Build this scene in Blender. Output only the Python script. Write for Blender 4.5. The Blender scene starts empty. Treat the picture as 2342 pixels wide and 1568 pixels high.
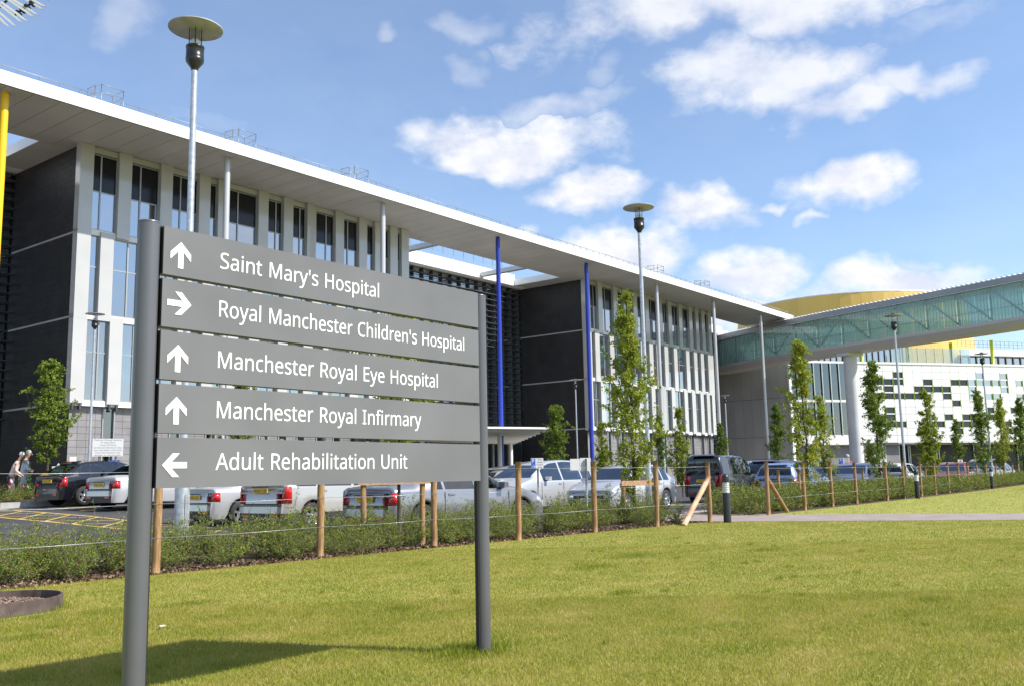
import bpy, math, random
import numpy as np
from mathutils import Vector, Matrix
R_ = math.radians
random.seed(7); rng = np.random.default_rng(7)
S = bpy.context.scene
C = S.collection
# ------------------------------------------------------------------ camera
# world: X runs along the hospital front, Y runs into the building, Z up (metres)
AX = Vector((0.62, -0.098, -0.779)); AY = Vector((-0.785, -0.102, -0.612)); AZ = Vector((-0.02, 0.99, -0.14))
AX = Vector((0.6197, -0.0981, -0.7787)).normalized(); AY = (Vector((-0.7847, -0.1023, -0.6113)) ); AY = (AY-AX*AY.dot(AX)).normalized(); AZ = AX.cross(AY)
CAM_H = 1.05
ROT = Matrix((AX, AY, AZ))            # camera -> world
cam = bpy.data.objects.new('camera', bpy.data.cameras.new('camera')); C.objects.link(cam)
cam.matrix_world = Matrix.Translation((0, 0, CAM_H)) @ ROT.to_4x4()
cam.data.sensor_width = 36; cam.data.lens = 36*2159.8/2342
cam.data.clip_start = 0.05; cam.data.clip_end = 3000
S.camera = cam
# ------------------------------------------------------------------ sky and sun
SUN = Vector((0.34, -0.90, 1.0)).normalized()
SKY_STRENGTH = 0.132; CLOUD = 0.74; SUN_E = 4.4
W = bpy.data.worlds.new('World'); S.world = W; W.use_nodes = True
nt = W.node_tree; nt.nodes.clear()
def N(t, **k):
    n = nt.nodes.new(t)
    for a, b in k.items(): setattr(n, a, b)
    return n
def lk(a, b): nt.links.new(a, b)
def vm(op, a, b=None):
    n = N('ShaderNodeVectorMath', operation=op)
    for i, v in enumerate((a, b)):
        if v is None: continue
        if hasattr(v, 'links') or hasattr(v, 'is_output'): lk(v, n.inputs[i])
        else: n.inputs[i].default_value = v
    return n.outputs['Value'] if op in ('DOT_PRODUCT', 'LENGTH') else n.outputs[0]
def ma(op, a, b=0.5, c=None, clamp=False):
    n = N('ShaderNodeMath', operation=op, use_clamp=clamp)
    for i, v in enumerate((a, b, c)):
        if v is None: continue
        if isinstance(v, (int, float)): n.inputs[i].default_value = v
        else: lk(v, n.inputs[i])
    return n.outputs[0]
sky = N('ShaderNodeTexSky', sky_type='NISHITA', sun_disc=False)
sky.sun_elevation = math.asin(SUN.z); sky.sun_rotation = math.atan2(SUN.x, SUN.y)
sky.air_density = 1.0; sky.dust_density = 0.4; sky.ozone_density = 3.8
bg1 = N('ShaderNodeBackground'); lk(sky.outputs[0], bg1.inputs[0]); bg1.inputs[1].default_value = SKY_STRENGTH
tc = N('ShaderNodeTexCoord'); nd = tc.outputs['Generated']
def wnoise(vec, scale, detail, rough=.55):
    n = N('ShaderNodeTexNoise'); n.inputs['Scale'].default_value = scale; n.inputs['Detail'].default_value = detail; n.inputs['Roughness'].default_value = rough
    lk(vec, n.inputs['Vector']); return n
wob = wnoise(nd, 7, 4)
wv = vm('SCALE', vm('SUBTRACT', wob.outputs['Color'], (.5, .5, .5))); wv.node.inputs['Scale'].default_value = .13
nw = vm('ADD', nd, wv)
F0 = ROT @ Vector((0, 0, -1))
def sky_dir(px, py):                 # a bearing in the sky, given as the angle it makes with the view
    return (ROT @ Vector(((px-1171)/2159.8, (784-py)/2159.8, -1))).normalized()
CL = [(1165,308,300,100,1.15,1),(1090,345,150,55,1,1),(1345,428,165,66,1.05,1),(1610,478,150,62,1.05,1),(1640,0,470,104,1.15,.8),(1730,165,250,84,1.15,.85),
      (1900,222,150,56,1.05,.85),(2040,180,170,40,.9,.7),(1930,422,130,62,1.1,1),(1790,458,40,18,.8,.8),(1878,497,46,22,.85,.8),(1425,580,170,82,1.2,1),(1715,632,165,78,1.2,1),(2060,660,200,66,1.15,1),(2110,610,70,26,.8,.6),
      (1060,15,130,44,.9,.4),(1080,120,90,55,.8,.35),(320,40,130,110,.9,.38),(130,215,200,50,.7,.2),(480,292,110,36,.8,.35),(820,45,36,26,.8,.35),
      (1300,215,150,42,.85,.5),(1195,522,50,22,.8,.7),(1650,735,420,60,.9,.9),(2100,40,200,50,.7,.4),(650,60,160,60,.6,.15),(1370,150,60,40,.6,.3)]
dens = None; base = None
al = None
for (px, py, a, b, w, op) in CL:
    c = sky_dir(px, py); U = Vector((0, 0, 1)).cross(c).normalized()*-1; V = c.cross(U).normalized()
    if V.z < 0: V = -V
    dl = vm('SUBTRACT', nw, tuple(c))
    x = vm('DOT_PRODUCT', dl, tuple(U/(a/2160))); y = vm('DOT_PRODUCT', dl, tuple(V/(b/2160))); z = vm('DOT_PRODUCT', dl, tuple(c/.4))
    cb = N('ShaderNodeCombineXYZ'); lk(x, cb.inputs[0]); lk(y, cb.inputs[1]); lk(z, cb.inputs[2])
    m = ma('SUBTRACT', w, ma('MULTIPLY', vm('LENGTH', cb.outputs[0]), w))
    dens = m if dens is None else ma('MAXIMUM', dens, m)
    if op < .99:
        k = ma('MULTIPLY', m, 1-op); al = None if al is None else al
        mm = ma('MULTIPLY', ma('GREATER_THAN', m, ma('SUBTRACT', dens, .0001)), 1-op); fade = mm if op and 'fade' not in globals() else ma('MULTIPLY', ma('MAXIMUM', fade, mm), ma('GREATER_THAN', ma('ADD', dens, 9), 0))
    elif 'fade' in globals():
        fade = ma('MULTIPLY', fade, ma('LESS_THAN', m, ma('SUBTRACT', dens, .0001)))
# clouds over the rest of the sky, outside the part that the list describes
low = wnoise(nd, 2.6, 3)
away = ma('SUBTRACT', .82, vm('DOT_PRODUCT', nd, tuple(F0)), clamp=True)
gen = ma('MULTIPLY', ma('SUBTRACT', low.outputs[0], .47), 3.2)
gen = ma('SUBTRACT', gen, ma('SUBTRACT', 1.0, ma('MULTIPLY', away, 6, clamp=True)))
dens = ma('MAXIMUM', dens, gen)
dens = ma('MAXIMUM', dens, -.6)
st = N('ShaderNodeMapping'); st.inputs['Scale'].default_value = (1, 1, 1.7); lk(nd, st.inputs[0])
fb = wnoise(st.outputs[0], 15, 9, .6)
den = ma('ADD', dens, ma('MULTIPLY', ma('SUBTRACT', fb.outputs[0], .50), 1.35))
mr = N('ShaderNodeMapRange', interpolation_type='SMOOTHSTEP'); lk(den, mr.inputs[0])
mr.inputs[1].default_value = -.07; mr.inputs[2].default_value = .78
fb2 = wnoise(vm('ADD', st.outputs[0], (.010, -.028, .06)), 15, 6, .55)
shade = ma('ADD', .62, ma('MULTIPLY', ma('SUBTRACT', fb.outputs[0], fb2.outputs[0]), 3.0), clamp=True)
shade = ma('ADD', shade, ma('MULTIPLY', ma('SUBTRACT', .5, den), .25), clamp=True)
cr = N('ShaderNodeMixRGB'); lk(shade, cr.inputs[0]); cr.inputs[1].default_value = (.70, .73, .84, 1); cr.inputs[2].default_value = (1.0, .98, .96, 1)
bg2 = N('ShaderNodeBackground'); lk(cr.outputs[0], bg2.inputs[0]); bg2.inputs[1].default_value = CLOUD
mx = N('ShaderNodeMixShader'); veil = ma('ADD', -.02, ma('MULTIPLY', wnoise(st.outputs[0], 3.2, 5).outputs[0], .18), clamp=True); lk(ma('MAXIMUM', ma('MULTIPLY', mr.outputs[0], ma('SUBTRACT', .95, fade)), veil), mx.inputs[0]); lk(bg1.outputs[0], mx.inputs[1]); lk(bg2.outputs[0], mx.inputs[2])
wo = N('ShaderNodeOutputWorld'); lk(mx.outputs[0], wo.inputs[0])
sun = bpy.data.objects.new('sun', bpy.data.lights.new('sun', 'SUN')); C.objects.link(sun)
sun.data.energy = SUN_E; sun.data.angle = R_(.5); sun.data.color = (1, .95, .88)
sun.rotation_euler = SUN.to_track_quat('Z', 'Y').to_euler(); sun.location = (0, 0, 60)
S.view_settings.view_transform = 'Standard'; S.view_settings.look = 'None'; S.view_settings.exposure = .65; S.view_settings.gamma = 1
S.view_settings.use_curve_mapping = False
S.render.engine = 'CYCLES'; S.cycles.max_bounces = 6; S.cycles.transparent_max_bounces = 12; S.cycles.caustics_reflective = False; S.cycles.caustics_refractive = False
S.cycles.use_denoising = True

# ------------------------------------------------------------------ materials
def mat(name, col, rough=.6, metal=0, ns=0, namt=.15, bump=0, bs=None, coat=0, spec=.5, col2=None, obj=False, stretch=None, nd_=5):
    m = bpy.data.materials.new(name); m.use_nodes = True; t = m.node_tree; b = t.nodes['Principled BSDF']
    b.inputs['Base Color'].default_value = (*col, 1); b.inputs['Roughness'].default_value = rough; b.inputs['Metallic'].default_value = metal
    b.inputs['Specular IOR Level'].default_value = spec
    if coat: b.inputs['Coat Weight'].default_value = coat; b.inputs['Coat Roughness'].default_value = .06
    g = t.nodes.new('ShaderNodeNewGeometry'); src = g.outputs['Position']
    if obj: src = t.nodes.new('ShaderNodeTexCoord').outputs['Object']
    if stretch:
        mp = t.nodes.new('ShaderNodeMapping'); mp.inputs['Scale'].default_value = stretch; t.links.new(src, mp.inputs[0]); src = mp.outputs[0]
    if ns:
        n = t.nodes.new('ShaderNodeTexNoise'); n.inputs['Scale'].default_value = ns; n.inputs['Detail'].default_value = nd_; t.links.new(src, n.inputs['Vector'])
        mxn = t.nodes.new('ShaderNodeMixRGB'); c2 = col2 or tuple(max(0, c*(1-namt*2)) for c in col)
        c1 = col if col2 else tuple(min(1, c*(1+namt)) for c in col)
        rp = t.nodes.new('ShaderNodeMapRange'); rp.inputs[1].default_value = .32; rp.inputs[2].default_value = .68; t.links.new(n.outputs[0], rp.inputs[0])
        t.links.new(rp.outputs[0], mxn.inputs[0]); mxn.inputs[1].default_value = (*c1, 1); mxn.inputs[2].default_value = (*c2, 1)
        oi = t.nodes.new('ShaderNodeObjectInfo'); hv = t.nodes.new('ShaderNodeHueSaturation')
        r2 = t.nodes.new('ShaderNodeMapRange'); r2.inputs[3].default_value = .95; r2.inputs[4].default_value = 1.05; t.links.new(oi.outputs['Random'], r2.inputs[0])
        t.links.new(r2.outputs[0], hv.inputs['Value']); t.links.new(mxn.outputs[0], hv.inputs['Color']); t.links.new(hv.outputs[0], b.inputs['Base Color'])
    if bump:
        n = t.nodes.new('ShaderNodeTexNoise'); n.inputs['Scale'].default_value = bs or ns*4 or 20; n.inputs['Detail'].default_value = 6; t.links.new(src, n.inputs['Vector'])
        bp = t.nodes.new('ShaderNodeBump'); bp.inputs['Strength'].default_value = bump; bp.inputs['Distance'].default_value = .02; t.links.new(n.outputs[0], bp.inputs['Height']); t.links.new(bp.outputs[0], b.inputs['Normal'])
    return m
def glass(name, tint, fac, rough=.01, tr=None):
    m = bpy.data.materials.new(name); m.use_nodes = True; t = m.node_tree; t.nodes.clear()
    o = t.nodes.new('ShaderNodeOutputMaterial'); a = t.nodes.new('ShaderNodeBsdfTransparent'); a.inputs[0].default_value = (*tint, 1)
    g = t.nodes.new('ShaderNodeBsdfGlossy'); g.inputs['Roughness'].default_value = rough; g.inputs['Color'].default_value = (.95, .97, 1, 1)
    f = t.nodes.new('ShaderNodeLayerWeight'); f.inputs['Blend'].default_value = .3
    r = t.nodes.new('ShaderNodeMapRange'); r.inputs[3].default_value = fac; r.inputs[4].default_value = min(1, fac+.5); t.links.new(f.outputs['Facing'], r.inputs[0])
    x = t.nodes.new('ShaderNodeMixShader'); t.links.new(r.outputs[0], x.inputs[0]); t.links.new(a.outputs[0], x.inputs[1]); t.links.new(g.outputs[0], x.inputs[2])
    last = x.outputs[0]
    if tr:
        d = t.nodes.new('ShaderNodeBsdfDiffuse'); d.inputs[0].default_value = (*tr[0], 1)
        tl = t.nodes.new('ShaderNodeBsdfTranslucent'); tl.inputs[0].default_value = (*tr[0], 1); ad = t.nodes.new('ShaderNodeMixShader'); t.links.new(d.outputs[0], ad.inputs[1]); t.links.new(tl.outputs[0], ad.inputs[2])
        y = t.nodes.new('ShaderNodeMixShader'); y.inputs[0].default_value = tr[1]; t.links.new(last, y.inputs[1]); t.links.new(ad.outputs[0], y.inputs[2]); last = y.outputs[0]
    t.links.new(last, o.inputs[0]); return m
def leafmat(name, cols, trans=.35):
    m = bpy.data.materials.new(name); m.use_nodes = True; t = m.node_tree; b = t.nodes['Principled BSDF']; o = t.nodes['Material Output']
    at = t.nodes.new('ShaderNodeAttribute'); at.attribute_name = 'tint'
    rp = t.nodes.new('ShaderNodeValToRGB'); e = rp.color_ramp.elements
    while len(e) < len(cols): e.new(.5)
    for i, (p, c) in enumerate(cols): e[i].position = p; e[i].color = (*c, 1)
    t.links.new(at.outputs['Fac'], rp.inputs[0]); t.links.new(rp.outputs[0], b.inputs['Base Color']); b.inputs['Roughness'].default_value = .5
    b.inputs['Specular IOR Level'].default_value = .2
    tl = t.nodes.new('ShaderNodeBsdfTranslucent'); t.links.new(rp.outputs[0], tl.inputs[0])
    x = t.nodes.new('ShaderNodeMixShader'); x.inputs[0].default_value = trans; t.links.new(b.outputs[0], x.inputs[1]); t.links.new(tl.outputs[0], x.inputs[2]); t.links.new(x.outputs[0], o.inputs[0]); return m
M = dict(
 sign=mat('sign_grey', (.153,.153,.162), .42, .0, 2.2, .06, .02, 400, spec=.4), signpost=mat('post_grey', (.125,.126,.142), .33, .25, 2, .05, .03, 300),
 lettering=mat('white_vinyl', (.9,.9,.9), .5), black=mat('black_plastic', (.012,.012,.014), .35), rubber=mat('tyre_rubber', (.02,.02,.021), .75, 0, 12, .2),
 steel=mat('galvanised_steel', (.52,.54,.57), .38, .65, 14, .12, .05, 60), darkslot=mat('slot_black', (.01,.01,.012), .6),
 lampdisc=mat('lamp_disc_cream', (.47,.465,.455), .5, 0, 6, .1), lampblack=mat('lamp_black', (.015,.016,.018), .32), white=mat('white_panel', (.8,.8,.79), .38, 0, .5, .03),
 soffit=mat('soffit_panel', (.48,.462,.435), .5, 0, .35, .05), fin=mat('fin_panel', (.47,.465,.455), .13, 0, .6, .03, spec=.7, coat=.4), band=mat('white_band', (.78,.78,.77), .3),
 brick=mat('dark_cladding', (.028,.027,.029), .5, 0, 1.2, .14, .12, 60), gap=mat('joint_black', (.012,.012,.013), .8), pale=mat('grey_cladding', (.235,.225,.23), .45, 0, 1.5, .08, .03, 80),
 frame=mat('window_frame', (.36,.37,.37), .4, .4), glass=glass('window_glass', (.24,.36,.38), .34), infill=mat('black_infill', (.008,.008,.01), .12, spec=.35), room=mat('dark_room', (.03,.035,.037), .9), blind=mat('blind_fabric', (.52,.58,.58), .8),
 tileglass=mat('tile_window_glass', (.016,.022,.026), .07), bayglass=glass('bay_glass', (.34,.42,.43), .1), louvre=mat('louvre_metal', (.13,.14,.145), .35, .6), darkglass=glass('dark_glazing', (.25,.32,.33), .16), roof=mat('roof_membrane', (.42,.42,.41), .8, 0, 1, .1),
 yellow=mat('yellow_paint', (.86,.53,.01), .3, spec=.5), blue=mat('blue_paint', (.018,.042,.38), .3), colgrey=mat('column_grey', (.52,.52,.53), .32, .3),
 box=mat('grey_panel', (.44,.42,.40), .42, .1, .3, .05), tile=mat('white_tile', (.82,.815,.80), .3, 0, .4, .03), lime=mat('lime_paint', (.5,.62,.03), .4), drum=mat('yellow_render', (.68,.46,.10), .55, 0, .35, .09, col2=(.62,.42,.11), stretch=(1,1,.15)),
 bridgeglass=glass('bridge_glass', (.55,.76,.72), .07, .03, ((.40,.58,.55), .55)), truss=mat('bridge_truss', (.42,.50,.49), .4, .2), bridgegrey=mat('bridge_cladding', (.34,.34,.34), .42, .2, .3, .05), bridgesof=mat('bridge_soffit', (.55,.52,.49), .5),
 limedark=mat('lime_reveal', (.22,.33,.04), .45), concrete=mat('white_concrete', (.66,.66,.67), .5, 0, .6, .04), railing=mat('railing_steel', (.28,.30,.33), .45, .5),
 asphalt=mat('asphalt', (.062,.062,.066), .85, 0, .6, .16, .4, 90), pave=mat('paving', (.29,.235,.21), .8, 0, 2, .10, .25, 60), kerb=mat('kerb_concrete', (.42,.41,.39), .8, 0, 3, .12, .2, 40), plaza=mat('pale_paving', (.33,.31,.29), .8, 0, 1, .1, .1, 30),
 ypaint=mat('yellow_marking', (.58,.42,.12), .7, 0, 6, .18), wood=mat('timber', (.46,.27,.12), .75, 0, 3, .16, .5, 30, obj=True, stretch=(14,14,1.8), col2=(.22,.12,.055)), paletim=mat('stripped_timber', (.66,.48,.32), .7, 0, 5, .2, .2, 40, obj=True, col2=(.42,.2,.1)),
 plank=mat('rough_plank', (.45,.27,.15), .75, 0, 5, .2, .2, 40, obj=True, stretch=(2,10,10)),
 mulch=mat('bark_mulch', (.075,.045,.03), .95, 0, 30, .5, .8, 40), wire=mat('wire', (.55,.56,.58), .4, .7), stone=mat('stone_chip', (.26,.18,.13), .8, 0, 18, .35, obj=True), corten=mat('weathered_steel', (.13,.095,.085), .7, .2, 8, .2, .15, 30),
 bark=mat('bark', (.085,.065,.05), .9, 0, 9, .3, .5, 40, stretch=(3,3,.6)), barkyoung=mat('bark_young', (.16,.13,.10), .85, 0, 12, .3, .3, 50, stretch=(3,3,.6)),
 skin=mat('skin', (.55,.32,.24), .55), hair=mat('white_hair', (.52,.49,.45), .8), cream=mat('cream_cloth', (.62,.52,.43), .85), palecloth=mat('pale_blue_cloth', (.55,.6,.66), .85), greycloth=mat('grey_cloth', (.14,.12,.12), .9), whitecloth=mat('white_cloth', (.74,.72,.68), .85), redcloth=mat('red_cloth', (.45,.10,.06), .85), bluecloth=mat('blue_cloth', (.03,.08,.35), .85),
 carglass=glass('car_glass', (.22,.30,.32), .05), redlens=mat('red_lens', (.52,.012,.012), .12, coat=1), clearlens=mat('clear_lens', (.62,.64,.66), .08, .5, coat=1), orange=mat('orange_lens', (.75,.2,.02), .15), plateY=mat('plate_yellow', (.80,.50,.02), .4), plateW=mat('plate_white', (.78,.78,.76), .4),
 rim=mat('alloy_rim', (.62,.63,.65), .22, .8), trim=mat('grey_trim', (.06,.062,.066), .5), seat=mat('car_interior', (.03,.03,.033), .9), signblue=mat('sign_blue', (.02,.11,.50), .4), signwhite=mat('sign_white', (.66,.66,.65), .45), ink=mat('ink', (.05,.05,.06), .6),
 bollard=mat('bollard_black', (.018,.02,.023), .35), lens=mat('bollard_lens', (.62,.64,.64), .3), flowerP=mat('petal_pink', (.72,.12,.25), .6), flowerW=mat('petal_white', (.8,.72,.74), .6), curtain=mat('curtain', (.40,.52,.50), .8), pot=mat('pot', (.1,.1,.1), .6))
ROSE = leafmat('hedge_leaf', [(0,(.08,.145,.022)),(.35,(.17,.27,.035)),(.72,(.33,.39,.055)),(.9,(.42,.31,.08)),(1,(.36,.10,.04))])
HORN = leafmat('hornbeam_leaf', [(0,(.12,.18,.022)),(.45,(.24,.31,.032)),(.8,(.38,.41,.05)),(1,(.50,.36,.05))], .4)
HORNG = leafmat('hornbeam_green_leaf', [(0,(.07,.125,.022)),(.5,(.15,.225,.03)),(1,(.31,.37,.055))], .38)
CONI = leafmat('conifer_leaf', [(0,(.03,.085,.03)),(1,(.09,.17,.06))], .2)
GRASS = leafmat('grass_blade', [(0,(.21,.27,.028)),(.42,(.35,.34,.052)),(.72,(.48,.415,.11)),(.93,(.55,.43,.18)),(1,(.62,.52,.29))], .45)

# ------------------------------------------------------------------ mesh helpers
class MB:
    def __init__(s): s.v = []; s.f = []; s.mi = []; s.ms = []; s.sm = []
    def mid(s, m):
        if m not in s.ms: s.ms.append(m)
        return s.ms.index(m)
    def add(s, vs, fs, m=None, smooth=False):
        o = len(s.v); s.v += [tuple(v) for v in vs]; k = s.mid(m)
        for f in fs: s.f.append(tuple(o+i for i in f)); s.mi.append(k); s.sm.append(smooth)
        return s
    def box(s, a, b, m=None):
        x0,y0,z0 = a; x1,y1,z1 = b
        return s.add([(x0,y0,z0),(x1,y0,z0),(x1,y1,z0),(x0,y1,z0),(x0,y0,z1),(x1,y0,z1),(x1,y1,z1),(x0,y1,z1)],
              [(0,3,2,1),(4,5,6,7),(0,1,5,4),(1,2,6,5),(2,3,7,6),(3,0,4,7)], m)
    def obox(s, c, u, v, w, m=None):      # centre and three half-extent vectors
        c, u, v, w = map(Vector, (c, u, v, w)); P = [c+u*i+v*j+w*k for k in (-1,1) for j in (-1,1) for i in (-1,1)]
        return s.add(P, [(0,2,3,1),(4,5,7,6),(0,1,5,4),(1,3,7,5),(3,2,6,7),(2,0,4,6)], m)
    def tube(s, pts, rad, n=8, m=None, cap=True, smooth=True):
        pts = [Vector(p) for p in pts]; rad = rad if hasattr(rad, '__len__') else [rad]*len(pts); vs = []; fs = []
        for i, p in enumerate(pts):
            d = (pts[min(i+1, len(pts)-1)]-pts[max(i-1, 0)]).normalized()
            u = d.cross(Vector((0, 0, 1)) if abs(d.z) < .9 else Vector((1, 0, 0))).normalized(); w = d.cross(u)
            vs += [p+(u*math.cos(t)+w*math.sin(t))*rad[i] for t in (2*math.pi*k/n for k in range(n))]
        for i in range(len(pts)-1):
            for k in range(n): a = i*n+k; b = i*n+(k+1) % n; fs.append((a, b, b+n, a+n))
        s.add(vs, fs, m, smooth)
        if cap:
            o = len(s.v)-len(vs); kk = s.mid(m)
            s.f += [tuple(o+k for k in range(n)), tuple(o+(len(pts)-1)*n+k for k in reversed(range(n)))]; s.mi += [kk, kk]; s.sm += [False, False]
        return s
    def lathe(s, prof, n=20, m=None, c=(0,0,0), axis='Z', smooth=True):   # prof = [(r, h)]
        vs = []; fs = []
        for r, h in prof:
            for k in range(n):
                t = 2*math.pi*k/n; x, y = r*math.cos(t), r*math.sin(t)
                vs.append((c[0]+x, c[1]+y, c[2]+h) if axis == 'Z' else (c[0]+x, c[1]+h, c[2]+y))
        for i in range(len(prof)-1):
            for k in range(n): a = i*n+k; b = i*n+(k+1) % n; fs.append((a, b, b+n, a+n) if axis == 'Z' else (b, a, a+n, b+n))
        return s.add(vs, fs, m, smooth)
    def prism(s, poly, y0, y1, m=None):     # polygon in XZ, extruded in Y
        n = len(poly); vs = [(x, y0, z) for x, z in poly]+[(x, y1, z) for x, z in poly]
        return s.add(vs, [tuple(range(n)), tuple(range(2*n-1, n-1, -1))]+[(i, i+n, (i+1) % n+n, (i+1) % n) for i in range(n)], m)
    def build(s, name, m=None, parent=None, loc=None):
        me = bpy.data.meshes.new(name); me.from_pydata(s.v, [], s.f)
        for x in s.ms: me.materials.append(x if x is not None else m)
        me.polygons.foreach_set('material_index', s.mi); me.polygons.foreach_set('use_smooth', s.sm); me.update()
        return obj(name, me, parent, loc)
def obj(name, me, parent=None, loc=None):
    o = bpy.data.objects.new(name, me); C.objects.link(o)
    if parent: o.parent = parent
    if loc: o.location = loc
    return o
def tag(o, label=None, cat=None, group=None, kind=None):
    for k, v in (('label', label), ('category', cat), ('group', group), ('kind', kind)):
        if v: o[k] = v
    return o
def empty(name, loc, rz=0, label=None, cat=None, group=None):
    o = bpy.data.objects.new(name, None); C.objects.link(o); o.location = loc; o.rotation_euler = (0, 0, rz); o.empty_display_size = .2
    return tag(o, label, cat, group)
def copy_tree(o, parent=None):
    c = o.copy(); C.objects.link(c); c.parent = parent
    for ch in list(o.children): copy_tree(ch, c)
    return c
def place(o, loc, rz=None, sc=None):
    o.location = loc
    if rz is not None: o.rotation_euler = (0, 0, rz)
    if sc: o.scale = (sc, sc, sc) if not hasattr(sc, '__len__') else sc
    return o
def np_mesh(name, V, F, m, tint=None, smooth=False):   # V (n,3), F (k,3|4)
    me = bpy.data.meshes.new(name); k = F.shape[1]
    me.vertices.add(len(V)); me.vertices.foreach_set('co', V.astype(np.float32).ravel())
    me.loops.add(F.size); me.loops.foreach_set('vertex_index', F.astype(np.int32).ravel())
    me.polygons.add(len(F)); me.polygons.foreach_set('loop_start', np.arange(0, F.size, k, dtype=np.int32))
    try: me.polygons.foreach_set('loop_total', np.full(len(F), k, dtype=np.int32))
    except Exception: pass
    if tint is not None:
        a = me.attributes.new('tint', 'FLOAT', 'POINT'); a.data.foreach_set('value', tint.astype(np.float32))
    me.materials.append(m); me.update(calc_edges=True); return me
import json
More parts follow.
